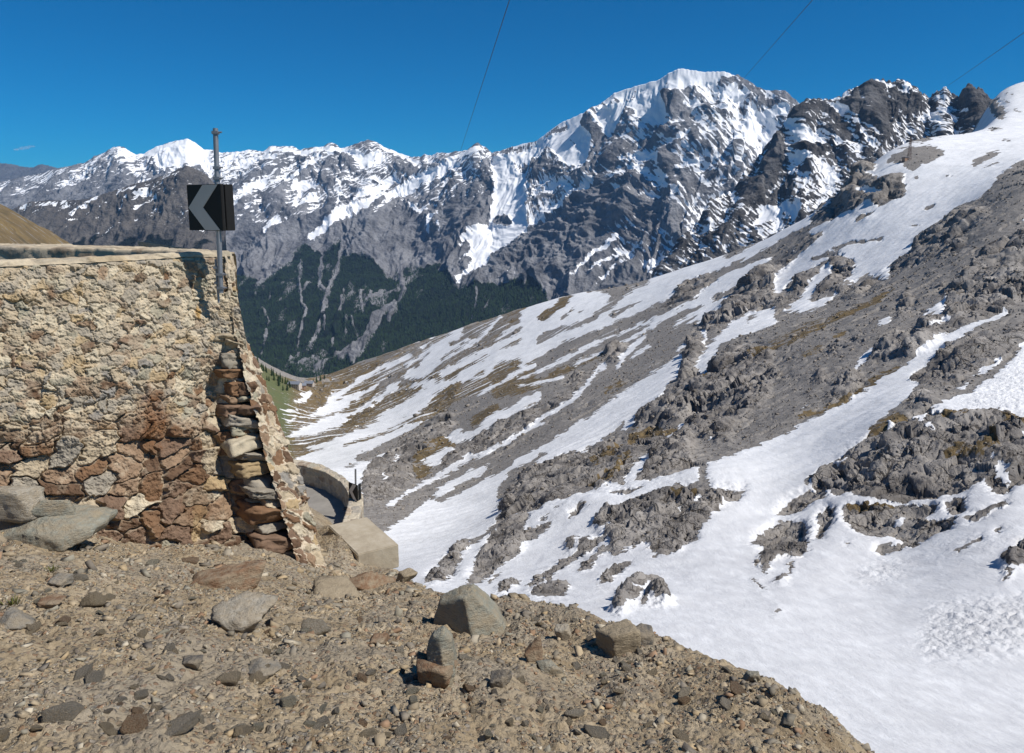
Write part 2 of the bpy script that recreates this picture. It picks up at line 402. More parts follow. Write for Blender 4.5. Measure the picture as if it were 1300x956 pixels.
# ---- lower snow basin outcrops
rock(ZB, [(515, 255), (540, 236), (740, 230), (800, 245), (890, 240), (880, 265), (840, 290), (840, 330), (780, 390), (700, 368), (660, 370), (570, 350)], rise=.8)
rock(ZB, [(650, 442), (660, 402), (720, 410), (800, 370), (860, 310), (970, 290), (970, 320), (870, 370), (800, 430), (780, 420), (690, 435)], rise=.4)
rock(ZB, [(968, 442), (1070, 382), (1080, 395), (985, 447)], [(1113, 357), (1150, 335), (1152, 350), (1120, 371)], [(1150, 490), (1180, 440), (1234, 400), (1330, 380), (1330, 520), (1190, 520), (1185, 560), (1150, 582), (1175, 540)], [(1160, 717), (1215, 690), (1200, 707)], [(420, 385), (425, 300), (450, 250), (480, 250), (487, 290), (440, 385)], rise=.6)
snow(ZB, [(720, 290), (770, 280), (765, 310), (730, 305)])
LUMP.poly([(830, 800), (870, 680), (950, 660), (1200, 640), (1300, 600), (1300, 820), (850, 850)], 1.0, ZB)
LUMP.poly([(540, 540), (650, 500), (780, 470), (760, 540), (620, 575)], .9, ZB); LUMP.poly([(780, 470), (1000, 400), (1230, 330), (1230, 420), (900, 470)], .5, ZB)
rock(F6, [(0, 110), (60, 60), (180, 30), (300, -10), (670, -10), (640, 40), (560, 60), (520, 110), (450, 150), (440, 180), (400, 210), (390, 250), (320, 320), (230, 325), (200, 330), (160, 270), (150, 290), (90, 310), (30, 340), (0, 330)], rise=.7)
rock(F6, [(0, 370), (90, 370), (80, 400), (0, 462)], [(0, 600), (50, 540), (150, 470), (230, 460), (210, 495), (110, 540), (150, 562), (130, 600), (40, 668), (0, 660)], [(130, 647), (170, 570), (220, 565), (290, 590), (280, 617), (220, 622), (190, 600)], [(305, 457), (318, 440), (330, 450)],
     [(815, 127), (830, 90), (920, 30), (1000, 0), (1065, 0), (1040, 35), (990, 50), (960, 80), (860, 127)], [(690, 270), (740, 210), (840, 150), (940, 155), (978, 180), (960, 250), (1000, 270), (970, 330), (930, 370), (890, 372), (880, 340), (820, 380), (770, 430), (760, 470), (745, 400), (740, 290)],
     [(704, 412), (720, 380), (736, 390), (710, 417)], [(788, 502), (850, 465), (880, 440), (880, 400), (912, 388), (890, 440), (860, 490)], [(1020, 260), (1015, 190), (1030, 130), (1060, 80), (1095, 80), (1108, 130), (1070, 210), (1030, 262)], rise=.7)
rocks(F6, 13, [(700, 475), (760, 530)], [(1165, 285), (1180, 295)], [(815, 654), (828, 646)])
snow(F6, [(380, 85), (400, 45), (450, 60), (410, 90)], [(878, 345), (925, 300), (905, 340)], [(770, 400), (830, 360), (880, 380), (780, 450)], [(20, 320), (90, 262), (70, 300)], [(700, 300), (745, 290), (740, 380), (690, 390)], [(150, 265), (190, 165), (180, 170), (160, 230)])
# ---- frame 5
snow(F5, [(-60, 450), (0, 470), (130, 400), (215, 345), (320, 300), (400, 240), (480, 195), (560, 150), (610, 115), (700, 80), (800, 30), (860, -10), (940, -10), (900, 35), (830, 80), (780, 110), (690, 170), (620, 205), (560, 245), (520, 265), (440, 285), (400, 310), (330, 330), (340, 345),
          (290, 400), (285, 450), (315, 450), (300, 520), (240, 600), (160, 655), (95, 670), (0, 755), (-100, 900), (-430, 800), (-300, 620)])
scree(F5, [(330, 328), (335, 305), (440, 265), (520, 200), (600, 150), (600, 165), (540, 210), (450, 285), (380, 320)], [(283, 445), (290, 400), (340, 345), (400, 320), (520, 265), (440, 330), (380, 400), (310, 450)], [(0, 445), (130, 375), (320, 250), (560, 110), (640, 60), (640, 90), (330, 285), (120, 400), (0, 465)])
scree(F5, [(0, 380), (130, 345), (330, 240), (330, 215), (160, 300), (0, 360)])
snows(F5, 20, [(0, 330), (140, 245), (240, 210), (360, 130), (480, 70), (580, 0)]); snows(F5, 36, [(-20, 425), (60, 370), (130, 330), (210, 300)])
snows(F5, 8, [(640, 105), (720, 45)], [(235, 275), (250, 265)], [(700, 190), (830, 110)])
rock(F5, [(240, 620), (300, 530), (320, 450), (390, 390), (440, 310), (560, 260), (640, 215), (700, 170), (900, 150), (1275, 60), (1275, 292), (1000, 352), (850, 372), (700, 407), (560, 452), (440, 512), (330, 545), (250, 612)], v=.75, rise=.45)
rock(F5, [(300, 520), (320, 450), (390, 390), (420, 340), (480, 330), (500, 400), (440, 480), (330, 540)], [(480, 380), (500, 340), (540, 340), (550, 380)], [(1000, 330), (1060, 260), (1170, 180), (1275, 130), (1275, 290), (1140, 320)], [(980, 80), (1000, 30), (1100, -20), (1180, 0), (1150, 60), (1000, 90)], rise=1.2)
snow(F5, [(1300, 284), (1130, 328), (1000, 350), (850, 370), (700, 405), (560, 450), (440, 510), (420, 560), (400, 600), (480, 580), (520, 560), (550, 550), (540, 600), (480, 640), (430, 670), (400, 700), (380, 740), (330, 770), (270, 810), (180, 900), (300, 900), (360, 870), (430, 830), (520, 850),
          (470, 956), (1275, 956), (1275, 650), (1180, 720), (1040, 640), (860, 730), (700, 760), (840, 600), (760, 565), (800, 530), (880, 500), (930, 470), (1040, 430), (1100, 390), (1300, 345)])
snow(F5, [(440, 510), (350, 550), (240, 625), (130, 690), (60, 820), (0, 930), (-40, 1000), (90, 1000), (160, 800), (165, 760), (240, 640), (300, 590)])
snow(F5, [(180, 905), (300, 900), (420, 830), (640, 710), (860, 560), (900, 640), (700, 780), (500, 956), (180, 956)])
rock(F5, [(160, 800), (165, 765), (250, 630), (350, 555), (450, 520), (410, 600), (500, 580), (430, 660), (400, 700), (330, 740), (270, 800), (180, 880), (110, 940), (130, 890)], [(0, 765), (90, 670), (160, 655), (110, 720), (60, 830), (40, 870), (0, 900), (-80, 900), (-60, 820)], rise=.7)
rock(F5, [(640, 662), (700, 630), (690, 680), (640, 722)], [(690, 822), (700, 790), (760, 740), (830, 680), (822, 720), (770, 760), (750, 802)], [(790, 907), (830, 820), (900, 770), (972, 760), (940, 800), (860, 882)], [(900, 960), (960, 900), (1050, 860), (1112, 858), (1070, 900), (1000, 940)],
     [(430, 956), (520, 900), (600, 885), (640, 920), (630, 970)], [(280, 935), (340, 880), (400, 868), (370, 922), (330, 950)], [(640, 552), (650, 500), (712, 458), (690, 520)], [(708, 492), (772, 458), (740, 482)], [(568, 480), (610, 480), (590, 502)], [(848, 422), (860, 405), (900, 390), (1042, 368), (960, 402)],
     [(745, 440), (850, 398), (800, 422)], [(760, 572), (850, 500), (950, 450), (1100, 400), (1180, 370), (1290, 355), (1290, 640), (1180, 712), (1110, 724), (1080, 732), (1040, 652), (960, 700), (900, 732), (860, 732), (860, 660), (830, 620), (860, 560), (800, 592)],
     [(500, 620), (500, 585), (550, 552), (545, 590)], [(450, 570), (560, 515), (520, 545)], [(330, 770), (410, 690), (380, 740)], rise=.55)
rocks(F5, 34, [(740, 660), (700, 720), (600, 790), (520, 840), (450, 900)], rise=.5)
rocks(F5, 20, [(830, 640), (760, 690), (720, 735)], [(540, 860), (550, 850)], [(240, 880), (290, 830)], rise=.3)
snow(F5, [(900, 722), (970, 658), (962, 690)], [(1180, 502), (1222, 485), (1200, 510)]); snows(F5, 7, [(1030, 665), (1062, 575)])
snows(F5, 44, [(945, 345), (1040, 260)]); snows(F5, 12, [(1140, 162), (1200, 120)])
grass(F5, 50, [(780, 260), (900, 190), (1180, 110)], v=.9); grass(F5, 30, [(760, 370), (900, 290), (960, 240)], [(1190, 440), (1290, 400)], v=.9)
# ---- frame 2
snow(F2, [(0, 262), (60, 230), (200, 180), (270, 163), (400, 168), (462, 183), (400, 250), (300, 310), (190, 345), (80, 380), (0, 440)])
scree(F2, [(80, 300), (200, 200), (272, 168), (240, 222), (120, 312)], [(180, 310), (250, 260), (330, 195), (240, 290)], [(280, 265), (330, 245), (300, 275)])
gr.poly([(60, 300), (200, 200), (280, 168), (240, 222), (120, 312)], .8, F2)
snow(F2, [(520, 200), (580, 150), (680, 122), (800, 88), (900, 40), (990, -10), (1070, -10), (900, 75), (800, 120), (760, 190), (640, 250), (520, 300), (400, 350), (300, 390), (200, 430), (100, 480), (0, 560), (0, 480), (170, 390), (350, 320), (440, 260)])
scree(F2, [(430, 292), (560, 220), (640, 193), (560, 242), (480, 292)])
rock(F2, [(700, 240), (770, 180), (840, 110), (960, 70), (1000, 90), (880, 190), (780, 240)], v=.8, rise=.4)
snow(F2, [(480, 430), (560, 390), (700, 300), (850, 220), (960, 170), (1080, 70), (1180, 10), (1250, -10), (1200, 60), (1140, 140), (1080, 140), (1000, 170), (962, 210), (960, 240), (860, 290), (785, 337), (790, 325), (900, 250), (930, 225), (830, 250), (700, 320), (560, 405)])
snows(F2, 10, [(860, 312), (990, 235)], [(0, 600), (200, 512), (400, 412), (480, 380), (750, 270)], [(0, 640), (220, 590)], [(565, 492), (655, 428)], [(280, 530), (420, 465)], [(800, 455), (840, 430)])
snow(F2, [(478, 547), (510, 470), (560, 430), (650, 373), (600, 430), (540, 480), (490, 552)], [(400, 530), (440, 513), (430, 547), (390, 560), (360, 620), (300, 690), (200, 760), (0, 875), (0, 850), (120, 780), (240, 710), (320, 640), (350, 590)], [(0, 760), (0, 710), (60, 690), (95, 658), (112, 700), (70, 737)])
snow(F2, [(830, 465), (845, 470), (820, 540), (800, 580), (760, 600), (740, 650), (715, 700), (620, 770), (560, 840), (500, 872), (530, 800), (430, 900), (300, 970), (80, 970), (200, 890), (350, 800), (420, 740), (560, 640), (700, 550)])
snow(F2, [(890, 430), (920, 370), (950, 370), (930, 432)], [(900, 520), (940, 440), (1010, 370), (1080, 320), (1155, 255), (1140, 330), (1200, 280), (1285, 235), (1285, 340), (1110, 382), (1010, 422), (990, 480), (940, 572), (900, 557)], [(740, 922), (800, 860), (810, 770), (870, 750), (870, 800), (820, 862)], [(920, 950), (990, 910), (990, 858), (1017, 870), (1000, 922)])
rock(F2, [(930, 375), (928, 290), (1000, 260), (1050, 220), (1090, 150), (1140, 130), (1200, 90), (1285, 45), (1285, 235), (1200, 255), (1150, 265), (1110, 290), (1000, 340)], rise=1.5)
rock(F2, [(800, 640), (830, 560), (840, 470), (880, 390), (930, 380), (900, 520), (870, 560), (840, 640)], rise=1.6)
rock(F2, [(600, 842), (588, 790), (690, 730), (720, 680), (830, 625), (880, 570), (940, 575), (1000, 480), (1100, 440), (1275, 450), (1275, 700), (1100, 850), (1050, 930), (900, 900), (870, 820), (760, 800)], v=.95, rise=1.0)
rock(F2, [(230, 602), (280, 560), (330, 580), (280, 612)], [(420, 500), (450, 450), (490, 450), (540, 430), (500, 512)], [(1100, 640), (1150, 590), (1250, 590), (1240, 680), (1150, 690)], rise=1.0)
rock(F2, [(0, 860), (60, 790), (240, 650), (350, 560), (400, 520), (360, 590), (240, 710), (60, 820)], v=.7, rise=.4)
grass(F2, 24, [(0, 670), (150, 590), (420, 470)], v=.9); grass(F2, 44, [(560, 890), (690, 840)], v=.95); grass(F2, 24, [(940, 620), (1050, 560)], [(1180, 500), (1275, 465)], [(440, 660), (520, 620)], v=.9)
# ---- frame 1
rock(F1, [(400, 825), (480, 740), (560, 680), (640, 620), (820, 500), (880, 540), (820, 620), (700, 700), (620, 760), (700, 800), (560, 900), (440, 950), (390, 1000), (395, 900)], v=.8, rise=.5)
rock(F1, [(870, 640), (960, 610), (1140, 520), (1275, 440), (1275, 540), (1100, 650), (1000, 705), (850, 770), (780, 765), (860, 680)], v=.8, rise=.4)
rock(F1, [(130, 440), (200, 370), (300, 320), (280, 350), (180, 440)], [(280, 540), (400, 470), (520, 420), (440, 500), (340, 560)], [(770, 470), (790, 420), (870, 340), (880, 400)], v=.6, rise=.3)
snow(F1, [(40, 742), (130, 700), (250, 680), (380, 650), (520, 600), (650, 555), (700, 540), (560, 622), (500, 660), (420, 690), (380, 702), (350, 730), (430, 740), (510, 700), (560, 682), (470, 740), (430, 780), (398, 825), (395, 1010), (330, 1010), (200, 860), (60, 800)])
scree(F1, [(270, 785), (400, 738), (330, 780)])
snow(F1, [(18, 622), (60, 593), (130, 560), (250, 510), (350, 490), (420, 455), (520, 370), (600, 330), (560, 380), (470, 440), (400, 480), (320, 530), (260, 572), (190, 592), (80, 622)], [(122, 517), (190, 470), (300, 420), (420, 380), (540, 308), (440, 380), (350, 430), (330, 462), (220, 502)])
snows(F1, 13, [(230, 440), (300, 390), (400, 320), (500, 270), (640, 210)]); snows(F1, 8, [(240, 410), (330, 370), (420, 310)])
snow(F1, [(598, 317), (640, 280), (700, 260), (690, 240), (760, 170), (740, 150), (800, 130), (850, 95), (880, 68), (912, 73), (880, 100), (820, 142), (850, 160), (800, 210), (740, 290), (690, 322)], [(603, 372), (660, 350), (770, 328), (740, 357), (660, 362)])
snows(F1, 9, [(740, 280), (880, 190), (1000, 110), (1100, 0)], [(800, 200), (930, 120)], [(900, 340), (1100, 200), (1275, 80)], [(1080, 120), (1275, 0)], [(620, 250), (720, 190), (770, 150)])
snows(F1, 24, [(800, 300), (940, 230), (1100, 150), (1275, 60)])
snow(F1, [(408, 587), (440, 550), (520, 490), (620, 440), (700, 380), (850, 320), (950, 260), (1050, 200), (1275, 100), (1275, 165), (1050, 260), (850, 352), (760, 400), (720, 452), (650, 512), (590, 517), (560, 550), (490, 582)], [(120, 672), (200, 648), (350, 590), (500, 560), (700, 488), (560, 572), (420, 612), (300, 652), (260, 682)])
gr.poly([(420, 600), (560, 530), (600, 525), (620, 540), (520, 585)], .9, F1)
snow(F1, [(935, 327), (1000, 300), (1060, 258), (1072, 263), (1020, 312), (950, 327)], [(818, 622), (850, 590), (900, 565), (890, 600), (960, 590), (1060, 510), (1180, 450), (1290, 395), (1290, 430), (1140, 522), (1040, 572), (960, 612), (870, 642)],
     [(500, 960), (640, 880), (800, 790), (930, 720), (1000, 708), (850, 782), (700, 862), (570, 940), (560, 970)], [(690, 742), (760, 710), (830, 658), (862, 680), (780, 762), (740, 772)], [(578, 742), (560, 710), (590, 703)], [(470, 845), (520, 808), (522, 832)], [(78, 402), (152, 388), (110, 432), (100, 442)], [(690, 162), (720, 143), (722, 155), (700, 177)], [(790, 102), (832, 83)])
snows(F1, 14, [(1275, 550), (1100, 660), (990, 712)], [(980, 402), (1150, 312), (1275, 250)]); snows(F1, 8, [(30, 490), (60, 480)], [(60, 440), (100, 432)], [(850, 130), (900, 95)], [(20, 540), (50, 525)], [(740, 110), (780, 100)])
grass(F1, 60, [(690, 720), (840, 640)], [(690, 800), (720, 770)], v=1.0); grass(F1, 40, [(330, 650), (450, 610)], [(900, 330), (1000, 290)], v=1.0); grass(F1, 50, [(1080, 400), (1275, 350)], [(960, 540), (1080, 470)], v=.9)
rocks(ZR, 7, [(1150, 160), (1165, 200), (1185, 225)], [(1180, 150), (1215, 160)], [(1200, 120), (1230, 128)], [(1225, 190), (1262, 200)], [(1160, 150), (1175, 140)], v=.5, rise=.2)
for c in (SNOW, ROCK, GRASS): c.blur(1)
ROCKB = Canvas(); ROCKB.a = ROCK.a.copy(); ROCKB.blur(5)
GREEN = Canvas(); GREEN.poly([(300, 440), (345, 470), (368, 486), (372, 500), (366, 560), (366, 610), (345, 640), (250, 520)], 1.0); GREEN.blur(6); LUMP.blur(12); RISE.blur(4)
# ---- streak-aware lookups and relief
FD = np.array([-0.93, -0.36]); FD /= np.linalg.norm(FD)             # fall line in plan
al = XX * FD[0] + YY * FD[1]; ac = XX * -FD[1] + YY * FD[0]
px = np.hypot(YY, XX) / F                                         # metres per pixel here
PXS = 200.0 / F
# edges of the outlines, broken up along the fall line (scale follows the distance bands)
def banded(fn):
    """blend noise between two octave-spaced scales so its grain keeps about the same apparent size"""
    lv = np.log2(np.maximum(YY, 30) / 60.0); i = np.floor(lv); f = (lv - i)
    o = 0
    for k in range(int(i.min()), int(i.max()) + 2):
        w = np.where(i == k, 1 - f, 0) + np.where(i == k - 1, f, 0)
        m = w > 0
        if not m.any(): continue
        r = np.zeros(YY.shape, np.float32)
        r[m] = fn(2.0 ** k * 60.0 / F, m)
        o = o + w * r
    return o
w1 = banded(lambda s, m: fbm(XX[m] / (22 * s), YY[m] / (40 * s), 3, 1))
w2 = banded(lambda s, m: fbm(XX[m] / (6 * s), YY[m] / (10 * s), 3, 5))
st = banded(lambda s, m: fbm(al[m] / (85 * s), ac[m] / (7 * s), 3, 9))
du = w1 * 7 + w2 * 3; dv = w1[::-1, ::-1] * 0 + banded(lambda s, m: fbm(XX[m] / (14 * s) + 7, YY[m] / (22 * s), 3, 21)) * 5
uu, vv = UU + du + st * 8, VV + dv - st * 4
S = SNOW.get(uu, vv); RKm = ROCK.get(uu, vv); G = GRASS.get(UU + du * 1.5, VV + dv * 1.5); LM = LUMP.get(UU, VV); RI = RISE.get(uu, vv)
S = S + 0.62 * st * (4 * S * (1 - S)) + 0.05 * st
G = np.clip(G * (1.0 + 1.3 * st + 0.9 * w2), 0, 1)
rock_w = np.clip(RKm, 0, 1); rock_d = np.clip(ROCKB.get(uu, vv), 0, 1) ** 1.2
D = np.zeros_like(ZZ)
for i, lam in enumerate([90, 45, 22, 11, 5.5, 2.7, 1.3, 0.65]):
    keep = np.clip((lam / np.maximum(px * 3.6, 1e-3) - 0.6) / 1.2, 0, 1)
    # outcrop size follows the ground: near rocks are small, far crags are large
    top = np.clip(1.4 - np.abs(np.log2(lam / np.maximum(YY * 0.045, 2))) * 0.12, 0.2, 1.2)
    wx = XX / lam; wy = YY / lam
    wq = perlin(wx * .6 + 3, wy * .6, 131 + i) * .45; wp_ = perlin(wx * .6 + 8, wy * .6, 151 + i) * .45
    p = perlin(wx + wq, wy * 0.9 + wp_, 31 + i)
    bil = np.abs(p) * 1.6 - 0.45                                  # slabs parted by creases
    rdg = 0.45 - np.abs(perlin(wx * 0.8 + 5, wy * 0.8, 61 + i)) * 1.6
    amp = lam * np.where(lam > np.maximum(YY * 0.09, 12), 0.06, 0.15)
    D += keep * top * amp * rock_d * (0.6 * bil + 0.4 * rdg)
    D += keep * lam * 0.012 * p * (lam > 5)
    if lam < 8:
        D += keep * lam * 0.035 * (1 - rock_w) * (1 - np.clip(S * 1.5, 0, 1)) * p
# jointed blocks: faces parted along fractures, each tipped its own way
rm = rock_d > .04
def blocks(px_, seed):
    lv = np.log2(np.maximum(YY, 30) / 60.0); i0 = np.round(lv + .25 * w1); o = np.zeros_like(YY)
    for k in np.unique(i0[rm]):
        m = rm & (i0 == k); s = 2.0 ** k * 60 / F * px_
        x_ = al[m] / (s * 1.5); y_ = ac[m] / s
        x_ = x_ + .35 * perlin(x_ * .8, y_ * .8, seed) + .12 * perlin(x_ * 3, y_ * 3, seed + 2); y_ = y_ + .35 * perlin(x_ * .8 + 4, y_ * .8, seed + 1)
        f1, e, r, ox, oy = voronoi(x_, y_, seed)
        o[m] = ((r(3) - .45) * .8 + (r(1) - .62) * 1.5 * ox + (r(2) - .5) * 1.5 * oy - .35 * (1 - sstep(0, .14, e))) * s
    return o
D += rock_d * (1 - sstep(.35, .85, S)) * (blocks(34, 501) * .40 + blocks(13, 503) * .20)
D += np.minimum(RI, 1.3) * YY * 0.0048 * np.clip(YY / 240, .35, 1) * sstep(.1, .8, rock_d) * (1 + 0.5 * w1)
lump = np.zeros_like(D)
for i, lam in enumerate([2.2, 1.1, 0.6]):
    lump += np.abs(perlin(XX / lam, YY / lam, 90 + i)) * lam * 0.22
D += LM * lump * np.clip(S * 2 - .6, 0, 1)
# snow lies in a soft sheet with shallow scoops
D += np.clip(S, 0, 1) * (perlin(al / 14, ac / 5, 77) * 0.12 + perlin(al / 7, ac / 2.5, 78) * 0.02) * np.clip(YY / 150, .5, 2.5)
fade = sstep(2100, 1500, YY)
D *= np.where(YY > 1500, fade * .8 + .2, 1)
def normals(X, Y, Z):
    P_ = np.stack([X, Y, Z], -1)
    n_ = np.cross(np.gradient(P_, axis=0), np.gradient(P_, axis=1))
    n_ /= np.linalg.norm(n_, axis=-1, keepdims=True) + 1e-12
    return n_ * np.sign(n_[..., 2:3] + 1e-9)
NN = normals(XX, YY, ZZ)
Xs, Ys, Zs = XX + D * NN[..., 0], YY + D * NN[..., 1], ZZ + D * NN[..., 2]
cls = np.stack([np.clip(S, 0, 1), G, rock_w, np.clip(LM, 0, 1)], -1).reshape(-1, 4)
ex = np.stack([np.clip(GREEN.get(UU + du, VV + dv) * (1 + .8 * w1), 0, 1), np.clip(sstep(230, 120, YY) * (.75 + .9 * w1), 0, 1), 0 * UU, 0 * UU + 1], -1).reshape(-1, 4)
me = mesh_np("slope", np.stack([Xs, Ys, Zs], -1).reshape(-1, 3), grid_faces(*XX.shape), attrs={"cls": cls, "extra": ex})

def terrain_mat(name, far=False):
    m = N(name); P = m.pos(); sn_, gr_, rk_, st_, _ = m.attr("cls")
    k = 0.12 if far else 1.0
    n1 = m.noise(P, 0.05 * k, 9, 0.68); n2 = m.noise(P, 0.45 * k, 7, 0.65); n3 = m.noise(P, 2.5 * k, 6, 0.7)
    rockc = m.ramp(n1, [(0.30, (0.085, 0.078, 0.073)), (0.46, (0.215, 0.198, 0.182)), (0.6, (0.32, 0.298, 0.274)), (0.75, (0.42, 0.395, 0.365))])
    screec = m.ramp(n2, [(0.25, (0.165, 0.152, 0.138)), (0.5, (0.25, 0.232, 0.212)), (0.75, (0.34, 0.318, 0.292))])
    c = m.mix(m.step(rk_, 0.2, 0.7), screec, rockc)
    c = m.mix(m.math('MULTIPLY', m.step(n3, 0.52, 0.72), 0.5), c, (0.085, 0.074, 0.064))
    wv = m.new("ShaderNodeVectorMath", operation='ADD'); m.l.new(P, wv.inputs[0]); nv = m.new("ShaderNodeTexNoise"); m.l.new(P, nv.inputs["Vector"]); nv.inputs["Scale"].default_value = .22 * k; nv.inputs["Detail"].default_value = 4
    sc_ = m.new("ShaderNodeVectorMath", operation='SCALE'); m.l.new(nv.outputs["Color"], sc_.inputs[0]); sc_.inputs["Scale"].default_value = 5 / k; m.l.new(sc_.outputs[0], wv.inputs[1])
    cr1 = m.voro(m.mapping(wv.outputs[0], (.16 * k, .10 * k, .22 * k), (.3, .5, .4)), 1.0, 'DISTANCE_TO_EDGE'); cr2 = m.voro(m.mapping(wv.outputs[0], (.5 * k, .34 * k, .8 * k), (.2, -.4, .9)), 1.0, 'DISTANCE_TO_EDGE')
    crk = m.math('MULTIPLY', m.math('MINIMUM', m.step(cr1, 0.0, .055), m.math('ADD', .45, m.math('MULTIPLY', m.step(cr2, 0.0, .07), .55))), 1.0)
    rkf = m.step(rk_, .35, .8)
    crk = m.math('SUBTRACT', 1.0, m.math('MULTIPLY', m.math('MULTIPLY', m.math('SUBTRACT', 1.0, crk), rkf), m.step(m.noise(P, .12 * k, 4, .6), .42, .6)))
    c = m.mix(crk, (0.09, 0.078, 0.066), c)
    grassc = m.ramp(n1, [(0.3, (0.060, 0.048, 0.018)), (0.5, (0.150, 0.100, 0.036)), (0.72, (0.215, 0.150, 0.052))])
    grassc = m.mix(m.attr('extra')[0], grassc, m.mix(n2, (.050, .072, .018), (.125, .145, .040)))
    gf = m.step(m.math('ADD', gr_, m.math('MULTIPLY', m.math('SUBTRACT', n2, 0.5), 0.9)), 0.42, 0.62)
    c = m.mix(m.math('MULTIPLY', gf, 0.85), c, grassc)
    sf = m.step(m.math('ADD', sn_, m.math('MULTIPLY', m.math('SUBTRACT', n2, 0.5), 0.45)), 0.44, 0.56)
    ns_ = m.noise(m.mapping(P, (.9 * k, .32 * k, .6 * k), (0, 0, -.35)), .55, 9, .72)
    snowc = m.ramp(m.math('ADD', m.math('MULTIPLY', n1, .5), m.math('MULTIPLY', ns_, .5)), [(0.33, (0.60, 0.60, 0.60)), (0.47, (0.735, 0.74, 0.745)), (0.6, (0.83, 0.835, 0.84))])
    dirt_ = m.math('MULTIPLY', m.step(m.noise(P, 1.1 * k, 8, .75), .63, .74), .35)
    snowc = m.mix(dirt_, snowc, (.42, .39, .36))
    snowc = m.mix(m.math('MULTIPLY', m.attr('extra')[1], .8), snowc, (.56, .56, .57))
    c = m.mix(sf, c, snowc)
    n4 = m.noise(P, 0.35 * k, 3, 0.45)
    hr = m.math('MULTIPLY', m.math('ADD', m.math('ADD', m.math('MULTIPLY', n2, 0.55), m.math('MULTIPLY', n3, 0.26)), m.math('MULTIPLY', crk, .45)), m.math('SUBTRACT', 1.0, sf))
    bh = m.math('ADD', hr, m.math('MULTIPLY', m.math('ADD', m.math('MULTIPLY', n4, .22), m.math('MULTIPLY', ns_, .30)), sf))
    bh = m.math('ADD', bh, m.math('MULTIPLY', m.math('MULTIPLY', st_, sf), m.math('MULTIPLY', m.noise(P, 1.5, 6, .7), .40)))
    nb = m.new("ShaderNodeBump"); m.l.new(bh, nb.inputs["Height"]); nb.inputs["Distance"].default_value = 1.0 / k; nb.inputs["Strength"].default_value = 0.8
    return m.out(c, 0.85, nb.outputs[0], 0.15)
slope_m = terrain_mat("alpine_slope")
tag(link("mountain_slope", me, slope_m), kind="structure")

# broken stone lying about the slope, far too much of it to count
def strew(n, seed):
    r_ = np.random.RandomState(seed); i = r_.randint(0, UU.shape[0], n * 4); j = r_.randint(0, UU.shape[1], n * 4)
    u, v = UU[i, j], VV[i, j]; w_ = .25 + .75 * np.clip(rock_d[i, j] * 2, 0, 1) + .5 * (w1[i, j] > .1)
    ok = (u > 370) & (u < 1360) & (v > 100) & (v < 900) & (YY[i, j] < 1300) & (S[i, j] < .38) & (r_.rand(n * 4) < w_); i, j = i[ok][:n], j[ok][:n]; n = len(i)
    V0_ = np.array([(x, y, z) for x in (-1, 1) for y in (-1, 1) for z in (-1, 1)], float) * .7
    F0_ = np.array([(0, 1, 3), (0, 3, 2), (4, 6, 7), (4, 7, 5), (0, 4, 5), (0, 5, 1), (2, 3, 7), (2, 7, 6), (0, 2, 6), (0, 6, 4), (1, 5, 7), (1, 7, 3)])
    s = np.exp(r_.normal(math.log(.62), .55, n)).clip(.3, 3.2) * YY[i, j] / F
    V = V0_[None] * r_.uniform(.45, 1.4, (n, 8, 3)) * np.stack([r_.uniform(.8, 1.5, n), r_.uniform(.7, 1.1, n), r_.uniform(.5, 1.0, n)], -1)[:, None]
    a = r_.rand(n) * 6.28; c, q = np.cos(a)[:, None], np.sin(a)[:, None]
    V = np.stack([V[..., 0] * c - V[..., 1] * q, V[..., 0] * q + V[..., 1] * c, V[..., 2]], -1) * s[:, None, None] + np.stack([Xs[i, j], Ys[i, j], Zs[i, j] + s * .25], -1)[:, None]
    return V.reshape(-1, 3), (F0_[None] + np.arange(n)[:, None, None] * 8).reshape(-1, 3)
V_, F_ = strew(34000, 12)
mm_ = N("strewn_rock"); P_n = mm_.pos(); c_n = mm_.ramp(mm_.noise(P_n, .9, 4, .6), [(.3, (.11, .098, .086)), (.5, (.235, .208, .18)), (.7, (.37, .335, .29))])
tag(link("scree_rubble", mesh_np("scree_rubble", V_, F_, smooth=False), mm_.out(c_n, .95, None, .1)), kind="stuff")
# ================================================================== the far ranges
def frame_pts(lst, fr):
    return [tuple(p) for p in conv(lst, fr)]
SKY_B = [(-300, 262), (-150, 250), (0, 230.5), (40, 222), (73, 214), (90, 210), (108, 207), (120, 199), (132, 195), (145, 187), (156, 187), (164, 191), (172, 196), (183, 195), (199, 186), (211, 183), (223, 179), (230, 178.5), (237, 176.5), (243, 179), (250, 183), (258, 189.6), (269, 191), (283, 194)] + \
    frame_pts([(0, 97), (20, 96), (50, 90), (75, 94), (100, 100), (130, 80), (160, 79), (210, 78), (245, 95), (265, 84), (330, 80), (360, 63), (380, 72), (395, 85), (420, 80), (440, 75), (470, 65), (500, 55), (530, 65), (570, 85), (620, 105), (660, 120), (700, 118), (715, 105), (740, 112), (760, 100), (800, 103), (850, 98), (880, 92), (900, 75), (915, 67), (925, 76), (945, 85), (970, 102), (1000, 95), (1030, 84), (1060, 75), (1130, 55)], ZM) + \
    frame_pts([(260, 375), (310, 340), (370, 300), (450, 265), (530, 225), (570, 190), (650, 160), (760, 130), (790, 110), (830, 88), (860, 88), (930, 98), (1020, 98), (1060, 115), (1075, 110), (1090, 125), (1110, 132), (1135, 150), (1150, 165), (1180, 172), (1250, 175)], ZO) + [(997, 114.5), (1005, 122), (1016, 132), (1060, 150), (1150, 170), (1300, 200), (1600, 240)]
def mono(p):
    o = [p[0]]
    for q in p[1:]:
        if q[0] > o[-1][0] + 0.2: o.append(q)
    return np.array(o)
